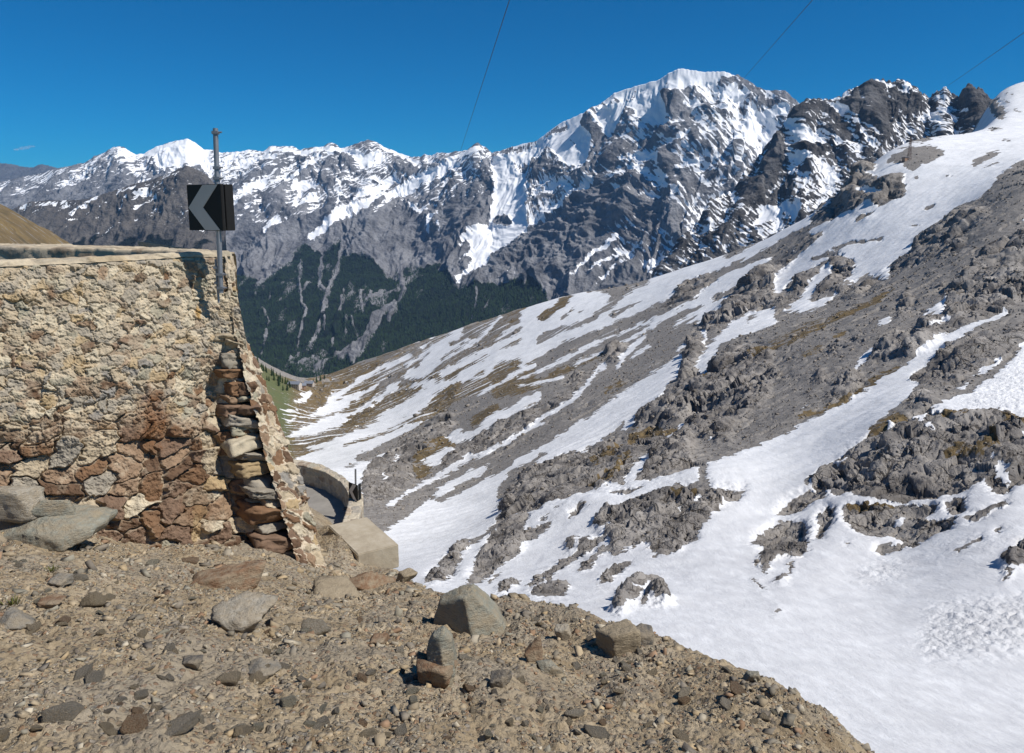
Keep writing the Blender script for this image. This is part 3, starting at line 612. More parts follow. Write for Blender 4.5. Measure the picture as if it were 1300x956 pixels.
SB = Canvas(0.0); FB = Canvas(0.0); RB = Canvas(0.0); LB = Canvas(0.0); KB = Canvas(1.0)
b = SB.poly
# left range, by height bands, then the snow fields
b([(-400, 150), (1100, 60), (1100, 225), (500, 225), (300, 235), (-400, 260)], .23)
b([(100, 170), (700, 170), (640, 212), (420, 215), (290, 222), (180, 232)], .36)
b([(-50, 230), (60, 210), (100, 205), (110, 220), (60, 240), (-50, 260)], .25)
b([(150, 215), (330, 205), (640, 205), (640, 240), (560, 262), (430, 275), (330, 285), (290, 250)], .32)
b([(280, 300), (330, 230), (400, 175), (500, 110), (560, 90), (640, 130), (700, 220), (640, 250), (560, 195), (480, 215), (420, 260)], .47, ZL)
b([(640, 140), (700, 110), (740, 95), (830, 60), (880, 55), (960, 105), (1060, 125), (1000, 250), (940, 215), (880, 195), (800, 235), (750, 190), (730, 140)], .80, ZL)
b([(1000, 115), (1300, 90), (1300, 150), (1200, 220), (1050, 270), (1000, 220)], .52, ZL)
for p, w_, v_ in [([(290, 420), (350, 385), (420, 345), (500, 305), (580, 270), (660, 240), (720, 200), (800, 170), (870, 110)], 34, .92), ([(560, 290), (640, 250), (760, 190), (840, 140)], 26, .85), ([(440, 330), (500, 250), (540, 240), (600, 200)], 20, .7), ([(380, 230), (390, 190), (395, 260), (380, 330)], 10, .75),
                  ([(0, 310), (40, 270), (100, 230)], 22, .7), ([(0, 360), (90, 290)], 12, .5), ([(110, 400), (130, 375), (160, 360)], 18, .85), ([(220, 320), (240, 260)], 10, .8), ([(240, 310), (300, 275)], 16, .8), ([(190, 210), (260, 180), (320, 130)], 16, .75), ([(230, 240), (280, 230), (300, 240)], 26, .8), ([(60, 150), (110, 130), (150, 140)], 24, .7),
                  ([(100, 90), (230, 110), (330, 90), (420, 110), (500, 140)], 26, .8), ([(430, 115), (470, 130), (520, 120)], 22, .85), ([(560, 85), (620, 110), (690, 150)], 20, .9), ([(725, 390), (745, 350), (770, 340)], 16, .85), ([(770, 400), (775, 370)], 8, .8), ([(660, 310), (700, 330), (720, 320)], 14, .7), ([(520, 345), (580, 300)], 12, .7), ([(470, 270), (490, 220)], 8, .6),
                  ([(60, 380), (90, 330)], 6, .55), ([(30, 200), (150, 170)], 14, .5), ([(840, 180), (870, 140), (930, 90)], 30, .6), ([(780, 320), (800, 290)], 6, .5)]:
    SB.stroke(p, w_, v_, ZM)
b([(970, 150), (1000, 130), (1060, 120), (1090, 200), (1105, 280), (1110, 370), (1080, 400), (1050, 360), (1010, 350), (985, 300), (1000, 220)], .95, ZM)
SB.stroke([(1105, 380), (1040, 440), (960, 500), (880, 580), (850, 600)], 20, .93, ZM); SB.stroke([(950, 385), (900, 430), (860, 470)], 18, .9, ZM); SB.stroke([(860, 520), (980, 440), (1020, 420)], 10, .8, ZM); SB.stroke([(1050, 440), (930, 520), (880, 570)], 8, .7, ZM)
b([(990, 355), (1045, 360), (1030, 390), (985, 385)], .1, ZM)
# the big mountain
b([(260, 375), (370, 300), (530, 225), (650, 160), (830, 85), (1060, 115), (1275, 170), (1275, 960), (740, 960), (600, 740), (430, 600), (240, 730), (200, 560), (150, 440)], .43, ZO)
b([(480, 460), (620, 390), (780, 430), (980, 440), (1040, 560), (830, 760), (700, 740), (600, 600), (430, 600)], .34, ZO)
b([(100, 440), (200, 385), (260, 370), (370, 295), (450, 260), (530, 215), (570, 180), (650, 150), (760, 120), (830, 80), (930, 90), (1020, 90), (1062, 112), (1000, 125), (930, 150), (860, 165), (820, 210), (795, 215), (790, 310), (740, 320), (690, 300), (640, 272), (610, 320), (560, 340), (530, 330), (500, 345), (485, 420), (490, 480), (430, 490), (380, 480), (330, 430), (250, 470), (170, 470)], .86, ZO)
for p, w_, v_ in [([(530, 235), (500, 290), (495, 350)], 16, .45), ([(560, 250), (600, 220), (650, 205)], 22, .5), ([(610, 190), (650, 180), (710, 175)], 10, .45), ([(310, 355), (380, 320)], 22, .2), ([(120, 430), (200, 410), (250, 380)], 24, .25), ([(210, 490), (260, 480), (330, 500), (400, 530)], 36, .25), ([(240, 560), (330, 480), (380, 520)], 20, .3), ([(490, 330), (520, 380), (500, 460)], 50, .12), ([(640, 275), (620, 310), (600, 340), (560, 400)], 44, .15),
                  ([(800, 210), (830, 250), (880, 300), (900, 400)], 40, .15), ([(860, 190), (960, 240), (1020, 280)], 30, .22), ([(1000, 140), (1090, 130), (1150, 180), (1200, 240)], 34, .18), ([(560, 400), (700, 400), (800, 360)], 40, .28), ([(780, 420), (820, 520), (900, 560)], 60, .14), ([(700, 340), (800, 330)], 20, .3),
                  ([(1060, 160), (1020, 185), (1090, 180)], 30, .9), ([(1190, 270), (1260, 260)], 40, .85), ([(980, 255), (1030, 260)], 24, .8), ([(1080, 380), (1140, 390), (1110, 330)], 36, .75), ([(820, 400), (880, 360)], 18, .8), ([(620, 460), (700, 450), (770, 460)], 22, .75), ([(280, 610), (350, 560), (390, 570)], 40, .6), ([(660, 490), (720, 530), (780, 550)], 14, .7), ([(840, 490), (900, 480), (920, 470)], 14, .75), ([(560, 540), (620, 520)], 12, .6), ([(840, 590), (830, 620)], 10, .8),
                  ([(410, 955), (440, 900), (520, 820), (590, 745), (600, 680), (620, 640)], 17, .95), ([(480, 920), (560, 850), (650, 820)], 14, .8), ([(510, 950), (600, 860)], 9, .6), ([(430, 750), (440, 770)], 10, .8), ([(1000, 760), (900, 800)], 10, .4)]:
    SB.stroke(p, w_, v_, ZO)
b([(75, 470), (140, 470), (210, 520), (215, 580), (240, 640), (210, 740), (100, 830), (0, 905), (0, 780), (70, 720), (90, 640), (100, 540)], .93, ZO)
b([(90, 690), (160, 700), (160, 730), (95, 730)], .1, ZO)
SB.stroke([(-20, 930), (120, 830), (240, 735), (340, 655), (430, 600), (510, 550)], 15, .95, ZO)
b([(210, 745), (340, 660), (430, 605), (520, 560), (600, 600), (620, 660), (590, 740), (500, 830), (440, 900), (400, 960), (-40, 960)], .03, ZO)
b([(600, 620), (700, 600), (840, 660), (860, 740), (740, 860), (600, 880), (560, 860)], .15, ZO)
b([(745, 960), (760, 880), (830, 870), (850, 900), (790, 960)], .9, ZO)
for i in range(9): LB.poly([(60, 800), (430, 610), (560, 580), (600, 640), (590, 720), (420, 940), (0, 940)], 1.0, ZO)
# woods below
f_ = FB.poly
f_([(-60, 560), (0, 560), (90, 600), (150, 560), (210, 500), (260, 450), (330, 500), (390, 440), (420, 500), (480, 500), (540, 540), (600, 590), (680, 600), (760, 560), (800, 555), (830, 610), (860, 630), (940, 605), (1135, 600), (1180, 640), (1190, 700), (1100, 1000), (-60, 1000)], .85, ZM)
f_([(540, 540), (600, 560), (690, 520), (760, 480), (800, 500), (760, 560), (640, 610)], .45, ZM)
f_([(-300, 300), (60, 262), (40, 320), (0, 320), (-300, 400)], .4)
f_([(430, 910), (520, 820), (600, 740), (700, 680), (800, 630), (950, 600), (1135, 610), (1170, 660), (1150, 1000), (430, 1000)], 1.0, ZM)
for p, w_ in [([(330, 490), (318, 560), (318, 610), (350, 650), (338, 700), (320, 760), (280, 840)], 13), ([(400, 470), (380, 550), (355, 620), (340, 700), (340, 800)], 12), ([(245, 520), (240, 600), (250, 680), (272, 720), (250, 780), (220, 850)], 11), ([(290, 590), (255, 640)], 7), ([(470, 620), (480, 720)], 8),
              ([(625, 590), (640, 640), (610, 700), (580, 750)], 16), ([(600, 690), (560, 720), (500, 790), (470, 850), (440, 900)], 34), ([(510, 790), (460, 840), (400, 880)], 40), ([(100, 690), (125, 740), (115, 800), (95, 870)], 9), ([(545, 640), (570, 720)], 7), ([(410, 630), (395, 720), (370, 770), (365, 840)], 9), ([(440, 740), (460, 800)], 7),
              ([(640, 450), (630, 520), (625, 570)], 22), ([(560, 470), (590, 560)], 24), ([(690, 500), (700, 520), (790, 500)], 40), ([(200, 900), (240, 860)], 10), ([(250, 900), (290, 870), (330, 910)], 22), ([(380, 870), (300, 930)], 18), ([(510, 640), (515, 680)], 6), ([(915, 620), (895, 740)], 9), ([(1040, 600), (980, 640), (930, 720)], 8), ([(1110, 570), (1100, 620)], 14),
              ([(420, 700), (415, 790)], 6), ([(490, 600), (475, 650)], 6), ([(80, 610), (130, 570), (190, 515)], 14), ([(620, 630), (500, 660)], 10)]:
    FB.stroke(p, w_, 0.0, ZM); RB.stroke(p, w_ * 1.6, -.35, ZM, tent=False)
RB.a[:] = np.minimum(RB.a, 0)
# ribs and hollows of the faces (heights in photo pixels at their own distance)
for p, w_, h_ in [([(530, 225), (500, 300), (495, 400), (480, 480), (400, 560)], 110, 9), ([(640, 272), (600, 360), (560, 440), (480, 540)], 120, 10), ([(800, 205), (790, 330), (780, 430), (800, 520), (850, 620)], 120, 9), ([(1060, 115), (1000, 250), (960, 400), (1000, 500)], 120, 7), ([(900, 170), (930, 300), (900, 420), (880, 540), (800, 640)], 100, 6), ([(1150, 165), (1130, 280), (1060, 440)], 90, 5),
                  ([(330, 340), (300, 440), (240, 560), (225, 660)], 90, 6), ([(430, 600), (330, 690), (230, 790)], 60, 4), ([(100, 430), (130, 520), (200, 600), (230, 690)], 60, 4), ([(700, 440), (640, 560), (600, 700)], 80, 6)]:
    RB.stroke(p, w_, h_, ZO, tent=True, add=True)
for p, w_, h_ in [([(260, 440), (400, 350), (560, 290), (640, 300), (760, 380), (800, 500)], 70, 3), ([(470, 60), (440, 140), (390, 250), (380, 330)], 90, 5), ([(500, 55), (560, 150), (640, 210)], 90, 5), ([(330, 80), (230, 200), (140, 300)], 80, 5), ([(210, 78), (120, 180), (20, 330)], 80, 5), ([(915, 67), (860, 170), (820, 260), (840, 400)], 100, 6), ([(930, 150), (1000, 220), (960, 330), (860, 430)], 90, 6), ([(50, 90), (-20, 180), (-80, 300)], 80, 5),
                  ([(760, 330), (800, 450), (830, 560)], 60, 3), ([(400, 350), (300, 450), (250, 560), (240, 700)], 60, 4), ([(560, 330), (450, 480), (430, 640)], 60, 4), ([(1135, 580), (950, 560), (800, 615), (600, 745), (440, 905)], 130, 7)]:
    RB.stroke(p, w_, h_, ZM, tent=True, add=True)
for p, w_, h_ in [([(240, 176), (215, 215), (230, 260)], 24, 4), ([(150, 187), (160, 210), (190, 235)], 26, 4), ([(70, 214), (80, 240), (60, 265)], 26, 3), ([(290, 195), (280, 230), (250, 280)], 26, 4), ([(345, 188), (320, 230), (290, 280), (270, 310)], 26, 4)]:
    RB.stroke(p, w_, h_, tent=True, add=True)
SB.blur(1); FB.blur(1); RB.blur(2); LB.blur(4)

def make_range(name, sky_pts, base_v, Yr, Yb, us, ns, sheets, lam0, amp, mat, back=.22, bow=0.0, jag=1.0):
    """a mountain face from its foot up to its crest and over; sheets = (snow, woods, relief, ledges)"""
    sk = mono(sky_pts)
    u = us; vs = np.interp(u, sk[:, 0], sk[:, 1]); yr = np.interp(u, *zip(*Yr)); yb = np.interp(u, *zip(*Yb)); bv = np.interp(u, *zip(*base_v))
    s_ = np.concatenate([np.linspace(0, 1, ns), 1 + np.linspace(0, back, ns // 10)[1:]])
    S2, U2 = np.meshgrid(s_, u); S1 = np.minimum(S2, 1.0)
    Y = yb[:, None] + (yr - yb)[:, None] * S2
    g = S1 + bow * S1 * (1 - S1)
    k_ = max(3, int(round(38 / np.min(np.diff(u)))) | 1); ker = np.hanning(k_ + 2)[1:-1]; ker /= ker.sum()
    vsm = np.convolve(np.pad(vs, k_ // 2, mode='edge'), ker, 'valid')
    dv_ = vs - vsm
    jg = (perlin(u / 5.0, u * 0 + lam0, 5) + .6 * perlin(u / 2.2, u * 0 + lam0, 6)) * jag
    V = bv[:, None] + (vsm - bv)[:, None] * g + dv_[:, None] * g ** 2.6 + (jg[:, None] * sstep(.97, 1.0, S2) * .7) + np.maximum(S2 - 1, 0) * 300
    dx, dy, dz = ray(U2, V)
    X = dx / dy * Y; Z = dz / dy * Y
    pxs = Y / F
    edge = sstep(0, .03, np.abs(S2 - 1))
    nn = 0; tot = 0; D = 0
    wx = fbm(X / (lam0 * .8), Y / lam0, 3, 3); wy = fbm(X / lam0 + 9, Y / (lam0 * .8), 3, 4)
    for i in range(7):
        lam = lam0 / 2 ** i
        keep = np.clip((lam / (pxs * 2.6) - .6) / 1.2, 0, 1)
        r = .62 - 2.0 * np.abs(perlin((X + wx * lam0 * .35) / lam + i * 3.1, (Y * .55 + Z * .5 + wy * lam0 * .35) / lam, 40 + i))
        r = np.where(r > 0, r * 1.25, r)
        wt = (.45, .8, 1, 1.1, 1.2, 1.3, 1.3)[i]
        if i > 0: nn = nn + r * keep * .75 ** i
        D = D + keep * r * lam * wt * .080 * amp
    for i, lam in enumerate((150, 75, 38)):
        lam = lam * lam0 / 1300; keep = np.clip((lam / (pxs * 2.2) - .6) / 1.2, 0, 1)
        q = (X + .30 * Y * np.sign(fbm(X / lam0, Y / lam0, 2, 23)) + wx * lam0 * .25) / lam
        r = .55 - 2.0 * np.abs(perlin(q, (Y * .3 + Z * .22) / lam, 140 + i))
        D = D + keep * r * lam * .15 * amp; nn = nn + keep * r * (.42, .5, .5)[i]
    nn = (nn - nn.mean()) / nn.std()
    snow_, wood_, rel_, led_ = sheets
    j1 = perlin(U2 / 9, V / 9, 71) * 2.5 + perlin(U2 / 3.4, V / 3.4, 72) * 1.4; j2 = perlin(U2 / 9, V / 9, 73) * 2.5 + perlin(U2 / 3.4, V / 3.4, 74) * 1.4
    c = snow_.get(U2 + j1, V + j2) if snow_ is not None else 0 * U2
    fb = wood_.get(U2 + j1 * .5, V + j2 * .5) if wood_ is not None else 0 * U2
    if rel_ is not None: D = D + rel_.get(U2, V) * pxs * 1.0
    if led_ is not None:
        l_ = led_.get(U2, V); q = perlin(U2 / 30 + V / 90, (V + U2 * .12) / 4.2, 55)
        D = D + l_ * np.sign(q) * np.abs(q) ** .5 * pxs * 1.6
    D = D * (1 - .85 * np.clip(c * 2 - 1.1, 0, 1)) * (.12 + .88 * sstep(0, .05, np.abs(S2 - 1))) * (1 - .55 * np.clip(fb, 0, 1))
    Nn = normals(X, Y, Z)
    X2, Y2, Z2 = X + D * Nn[..., 0], Y + D * Nn[..., 1], Z + D * Nn[..., 2]
    dg = np.where(U2 < 660, 1.0, -.35) * np.clip(np.abs(U2 - 660) / 60, 0, 1)
    qa = X * .8 - dg * (Z + Y * .35); qb = dg * X * .6 + (Z + Y * .4)
    hf = .42 * fbm(X / (lam0 * .028), (Y * .5 + Z * .6) / (lam0 * .028), 4, 8, .7) + 1.05 * fbm(qa / (lam0 * .017), qb / (lam0 * .17), 3, 18, .6)
    Sx = .5 + (c - .44) * 1.4 - nn * .15 - hf * .85
    Sx = np.where(c < .02, 0, Sx)
    fl = fbm(X / 120, (Y * .4 + Z) / 260, 3, 16)
    st2 = .5 + .5 * fbm(X / (lam0 * .05), (Y * .3 + Z * .3) / (lam0 * .4), 3, 12)
    cl_ = np.stack([np.clip(Sx, 0, 1), np.clip(fb + (fl * .95 + .5 * fbm(X / 420, (Y * .4 + Z) / 420, 3, 26)) * (fb > .03), 0, 1), np.clip(.5 + nn * .25, 0, 1), np.clip(st2, 0, 1)], -1).reshape(-1, 4)
    me = mesh_np(name, np.stack([X2, Y2, Z2], -1).reshape(-1, 3), grid_faces(*X.shape), attrs={"cls": cl_})
    tag(link(name, me, mat), kind="structure")
    return X2, Y2, Z2, fb, U2, V

def far_mat(name, rock_lo, rock_hi, k=1.0):
    m = N(name); P = m.pos(); sn_, gr_, rk_, st_, _ = m.attr("cls")
    n1 = m.noise(P, 0.0030 * k, 8, 0.66); n2 = m.noise(P, 0.022 * k, 6, 0.65)
    ps = m.mapping(P, (0.02 * k, 0.004 * k, 0.004 * k))
    n3 = m.noise(ps, 1.0, 6, 0.65)
    c = m.mix(m.step(m.math('ADD', m.math('MULTIPLY', n1, .6), m.math('MULTIPLY', n3, .4)), .36, .64), rock_lo, rock_hi)
    c = m.mix(m.math('MULTIPLY', m.step(n2, .45, .75), .5), c, tuple(x * .5 for x in rock_lo))
    wood = m.mix(n2, (0.004, 0.007, 0.0065), (0.012, 0.017, 0.013))
    c = m.mix(m.step(m.math('ADD', gr_, m.math('MULTIPLY', m.math('SUBTRACT', n2, .5), .5)), .38, .6), c, wood)
    sf = m.step(m.math('ADD', sn_, m.math('MULTIPLY', m.math('SUBTRACT', n2, .5), .35)), .43, .57)
    c = m.mix(sf, c, (0.90, 0.905, 0.915))
    nb = m.new("ShaderNodeBump"); m.l.new(m.math('ADD', n2, m.math('MULTIPLY', n1, 1.5)), nb.inputs["Height"]); nb.inputs["Distance"].default_value = 48 / k
    m.l.new(m.math('SUBTRACT', .85, m.math('MULTIPLY', sf, .78)), nb.inputs["Strength"])
    return m.out(c, .9, nb.outputs[0], .1)
mB = far_mat("limestone_massif", (0.125, 0.126, 0.134), (0.30, 0.30, 0.312))
mC = far_mat("dark_rock_ridge", (0.055, 0.054, 0.056), (0.17, 0.167, 0.168), 2.2)
mD = far_mat("scree_mountain", (0.10, 0.092, 0.085), (0.17, 0.155, 0.14), 1.2)
mE = far_mat("distant_range", (0.10, 0.10, 0.10), (0.16, 0.16, 0.16), .4)
usB = np.concatenate([np.linspace(-300, 0, 130)[:-1], np.linspace(0, 1040, 1250), np.linspace(1040, 1600, 80)[1:]])
BB = make_range("mountain_massif", SKY_B, [(-300, 420), (0, 430), (420, 505), (1600, 520)], [(-300, 10500), (0, 10500), (500, 9500), (640, 8200), (860, 6900), (1016, 6300), (1600, 6300)], [(-300, 5600), (200, 5200), (420, 4500), (800, 4300), (1600, 4300)], usB, 560,
                (SB, FB, RB, LB), 1300, 1.0, mB)
# nearer spur on the left, snow-streaked, running up to a dark pyramid
SKY_D = [(-300, 330), (-120, 300), (0, 275), (16, 266), (35, 257), (62, 254), (85, 254), (108, 253), (126, 249), (150, 240), (170, 234), (190, 229), (203, 224), (215, 221), (226, 216), (237, 211), (246, 214), (256, 218), (266, 226), (274, 236), (281, 262), (287, 310), (293, 380), (300, 460), (330, 560), (460, 640)]
SD = Canvas(.10); SD.a[390:] = 0; FD_ = Canvas(0); RD = Canvas(0)
for p, w_, v_ in [([(330, 420), (370, 395), (400, 380), (460, 330)], 14, .9), ([(480, 385), (500, 360)], 10, .7), ([(570, 395), (610, 335)], 9, .85), ([(620, 405), (690, 362)], 8, .8), ([(430, 555), (480, 510), (560, 455)], 9, .7), ([(150, 430), (230, 365)], 12, .5), ([(280, 410), (310, 360)], 12, .5), ([(80, 385), (180, 365), (260, 362)], 12, .5), ([(560, 320), (580, 300), (640, 290)], 12, .75), ([(640, 350), (760, 260)], 6, .8), ([(630, 360), (690, 300)], 7, .7),
                  ([(730, 300), (800, 240), (850, 230)], 30, .42), ([(690, 310), (640, 330)], 6, .6), ([(720, 330), (800, 300)], 30, .38), ([(300, 470), (350, 440)], 8, .5), ([(210, 410), (200, 380)], 8, .6), ([(700, 420), (740, 390)], 20, .3)]:
    SD.stroke(p, w_, v_, ZL)
FD_.poly([(-300, 300), (0, 280), (60, 300), (130, 296), (200, 305), (300, 300), (400, 420), (-300, 420)], .42)
RD.stroke([(237, 211), (225, 250), (190, 300)], 34, 6, tent=True, add=True); RD.stroke([(126, 249), (120, 280), (100, 310)], 30, 4, tent=True, add=True); RD.stroke([(180, 232), (160, 270), (150, 310)], 26, 4, tent=True, add=True)
FD_.poly([(285, 290), (470, 300), (470, 640), (200, 640), (260, 360)], .95); FD_.stroke([(300, 300), (312, 360), (330, 420)], 3, .2)
SD.blur(1); FD_.blur(3); RD.blur(2)
make_range("mountain_spur", SKY_D, [(-300, 460), (270, 470), (330, 600), (460, 700)], [(-300, 6200), (200, 5600), (400, 5200)], [(-300, 3900), (400, 3700)], np.linspace(-300, 460, 680), 260, (SD, FD_, RD, None), 700, .8, mD)
make_range("distant_mountains", [(-400, 205), (-200, 200), (-100, 208), (-30, 206), (0, 208.5), (8, 207.5), (16, 208), (24, 210.5), (33, 212), (40, 213.5), (47, 211.5), (55, 210), (60, 211.5), (66, 212), (74, 216), (90, 220), (130, 226), (180, 232)], [(-400, 250), (180, 250)], [(-400, 19000), (180, 19000)], [(-400, 14000), (180, 14000)], np.linspace(-400, 180, 260), 60, (None, None, None, None), 3000, .5, mE)
# dark rocky ridge between the snow slope and the massif
SKY_C = [(800, 380), (832, 352), (836, 340), (842, 330), (851, 321), (867, 299), (880, 288), (889, 279), (901, 255), (915, 249), (929, 242), (945, 217), (960, 203), (973, 191), (986, 172), (1000, 155), (1008, 143), (1016, 133)] + frame_pts([(385, 155), (400, 150), (420, 148), (440, 150), (475, 146), (510, 148), (535, 138), (560, 120), (580, 108), (600, 98), (612, 102), (630, 86), (650, 72), (675, 70), (700, 70), (720, 82), (740, 78), (770, 70), (790, 71), (800, 78), (830, 100), (850, 118), (870, 125), (900, 140), (925, 110), (950, 95), (965, 103), (980, 125), (1000, 130), (1020, 130), (1035, 108), (1050, 97), (1070, 98), (1090, 105), (1110, 118), (1130, 135), (1145, 150), (1155, 175), (1170, 220)], ZR) + [(1290, 190), (1400, 230)]
SCn = Canvas(.36); RC = Canvas(0)
for p, w_, v_ in [([(480, 210), (540, 200), (580, 240)], 40, .8), ([(540, 140), (600, 105), (610, 130)], 14, .85), ([(730, 90), (760, 110)], 18, .85), ([(680, 72), (720, 95)], 12, .8), ([(800, 90), (790, 150), (810, 200)], 10, .7), ([(860, 190), (920, 230), (960, 260)], 22, .75), ([(930, 180), (1000, 240), (1030, 280)], 14, .7), ([(640, 210), (700, 240), (770, 290)], 16, .75), ([(600, 250), (640, 310), (680, 350)], 12, .8), ([(560, 230), (620, 260)], 20, .6), ([(340, 240), (380, 300), (460, 320)], 40, .62), ([(440, 290), (540, 340), (600, 350)], 34, .6), ([(330, 370), (430, 400), (500, 460)], 46, .62), ([(90, 520), (120, 580)], 20, .7), ([(200, 640), (290, 580), (360, 590)], 46, .85), ([(340, 430), (380, 500)], 30, .6),
                  ([(650, 110), (680, 160), (730, 190)], 70, .06), ([(600, 190), (700, 250), (720, 300)], 60, .12), ([(760, 130), (830, 200), (900, 180)], 60, .12), ([(1040, 110), (1100, 150), (1120, 220)], 110, .04), ([(390, 160), (350, 230), (430, 200)], 36, .12), ([(290, 360), (240, 460), (180, 560)], 80, .08), ([(260, 560), (330, 500)], 50, .1), ([(450, 180), (540, 280), (580, 320)], 26, .12), ([(0, 700), (100, 680), (180, 620)], 50, .2), ([(380, 350), (440, 370)], 40, .15)]:
    SCn.stroke(p, w_, v_, ZR)
for p, w_, h_ in [([(650, 72), (640, 180), (700, 300)], 110, 8), ([(390, 150), (300, 350), (180, 560), (60, 720)], 130, 10), ([(770, 70), (850, 180), (960, 290)], 90, 7), ([(1050, 97), (1100, 240)], 80, 6), ([(540, 140), (480, 260), (560, 360)], 90, 6), ([(440, 150), (380, 300), (420, 440)], 80, 6), ([(600, 110), (580, 220), (640, 330)], 60, 5)]:
    RC.stroke(p, w_, h_, ZR, tent=True, add=True)
SCn.blur(1); RC.blur(2)
make_range("rocky_ridge", SKY_C, [(800, 440), (900, 400), (1100, 330), (1400, 300)], [(800, 2900), (1000, 3300), (1150, 3200), (1260, 2900), (1400, 2900)], [(800, 2500), (1400, 2300)], np.linspace(800, 1400, 760), 330, (SCn, None, RC, None), 420, .85, mC, jag=5.0)
# ================================================================== the dirt bank beside the road
GC = """
-300 640 6.6;-300 760 4.6;-300 900 3.0;-300 1000 2.4;0 645 7.6;120 672 7.9;200 688 8.2;290 694 8.5;372 706 8.9;420 722 9.2;456 722 9.55;505 726 9.3;520 738 8.7
0 700 6.2;150 712 6.7;300 725 7.2;380 735 7.6;450 750 7.6;0 765 4.9;150 770 5.0;300 780 5.2;450 790 5.4;540 790 5.5
0 867 3.45;200 867 3.55;400 867 3.65;650 867 3.75;900 872 3.95;0 960 2.75;300 960 2.8;650 960 2.9;1000 975 2.95;1200 1150 2.5
545 752 7.7;600 758 6.9;660 759 6.5;740 776 5.85;800 798 5.3;850 815 4.9;900 836 4.5;980 869 4.1;1060 918 3.9;1150 985 3.65;1300 1090 3.3
620 800 5.4;700 810 5.1;780 830 4.7;860 850 4.3
600 830 9.6;700 850 8.6;800 880 7.4;900 930 6.2;1000 985 5.5;1100 1080 4.9;1300 1230 4.2;1000 1100 9;1300 1300 8;520 800 12;560 815 11
425 668 10.7;440 684 10.25;450 699 9.93;453 712 9.65;410 690 10.3;400 674 12.2;425 670 12.8;480 745 11.5;510 770 11
390 655 22;424 668 23.5;385 640 26.5;380 640 29;440 700 22;470 720 24;300 650 25;200 650 24;0 600 20;100 640 22;-200 600 20
450 710 30;500 760 30;600 860 26;800 960 18;1000 1100 14;300 660 34;100 640 36;380 660 36
200 620 12;0 600 11;300 640 12;330 660 10.5;-200 600 10
"""
gcp = np.array([[float(t) for t in c.split()] for ln in GC.strip().splitlines() for c in ln.split(';')])
dx, dy, dz = ray(gcp[:, 0], gcp[:, 1])
gP = np.stack([dx / dy, np.log(gcp[:, 2]) * .35], 1); gT = dz / dy
n = len(gP); A = np.zeros((n + 3, n + 3)); A[:n, :n] = tps(gP, gP) + np.eye(n) * 1e-4
A[:n, n] = 1; A[:n, n + 1:] = gP; A[n, :n] = 1; A[n + 1:, :n] = gP.T
gW = np.linalg.solve(A, np.concatenate([gT, [0, 0, 0]]))
def ground_T(a, Y):
    Q = np.stack([np.ravel(a), np.log(np.ravel(Y)) * .35], 1)
    return np.concatenate([tps(q, gP) @ gW[:n_g] + gW[n_g] + q @ gW[n_g + 1:] for q in np.array_split(Q, max(1, len(Q) // 40000))]).reshape(np.shape(a))
n_g = n
def ground_detail(x, y):
    d = fbm(x / 1.1, y / 1.1, 3, 201) * .07 + fbm(x / .28, y / .28, 3, 202) * .030
    d = d + np.maximum(perlin(x / .11, y / .11, 203), 0) * .026 + np.maximum(perlin(x / .05, y / .05, 204), 0) * .016 + perlin(x / .024, y / .024, 205) * .006
    # shallow washed rills running down the bank
    d = d - np.maximum(0, .25 - np.abs(perlin(x / .55 + .3 * y, y / 1.6, 206))) * .10
    return d
gA = np.concatenate([np.linspace(-1.5, -.72, 90)[:-1], np.linspace(-.72, .45, 1080), np.linspace(.45, 1.3, 90)[1:]])
gL = np.concatenate([np.linspace(math.log(1.6), math.log(12), 760)[:-1], np.linspace(math.log(12), math.log(44), 160)])
ca_ = np.linspace(gA[0], gA[-1], 300); cl_ = np.linspace(gL[0], gL[-1], 260)
T0 = ground_T(*[q for q in (lambda m_: (m_[0], np.exp(m_[1])))(np.meshgrid(ca_, cl_, indexing='ij'))])
T1 = cubf(ca_, T0, gA); GT = cubf(cl_, np.ascontiguousarray(T1.T), gL).T
GA, GL = np.meshgrid(gA, gL, indexing='ij'); GY = np.exp(GL); GX = GA * GY
GZ = GT * GY + ground_detail(GX, GY) * np.clip(1.15 - GY / 40, .2, 1)
def ground_z(x, y):
    a = x / y; l = np.log(y)
    i = np.clip(np.searchsorted(gA, a) - 1, 0, len(gA) - 2); j = np.clip(np.searchsorted(gL, l) - 1, 0, len(gL) - 2)
    fa = (a - gA[i]) / (gA[i + 1] - gA[i]); fl = (l - gL[j]) / (gL[j + 1] - gL[j])
    return (GZ[i, j] * (1 - fa) + GZ[i + 1, j] * fa) * (1 - fl) + (GZ[i, j + 1] * (1 - fa) + GZ[i + 1, j + 1] * fa) * fl
def on_ground(u, v):
    """where the sight line (u, v) first meets the bank"""
    dx, dy, dz = ray(u, v); Y = np.exp(np.linspace(math.log(1.7), math.log(30), 900)); x = dx / dy * Y; z = dz / dy * Y
    g = ground_z(x, Y); k = int(np.argmax(z < g))
    return Vector((float(x[k]), float(Y[k]), float(g[k])))
gcls = np.stack([np.clip(.5 + fbm(GX / .9, GY / .9, 3, 211), 0, 1), np.clip(.5 + fbm(GX / .25, GY / .25, 3, 212), 0, 1), sstep(7.5, 11, GY), 0 * GX + 1], -1).reshape(-1, 4)
me = mesh_np("ground", np.stack([GX, GY, GZ], -1).reshape(-1, 3), grid_faces(*GX.shape), attrs={"cls": gcls})
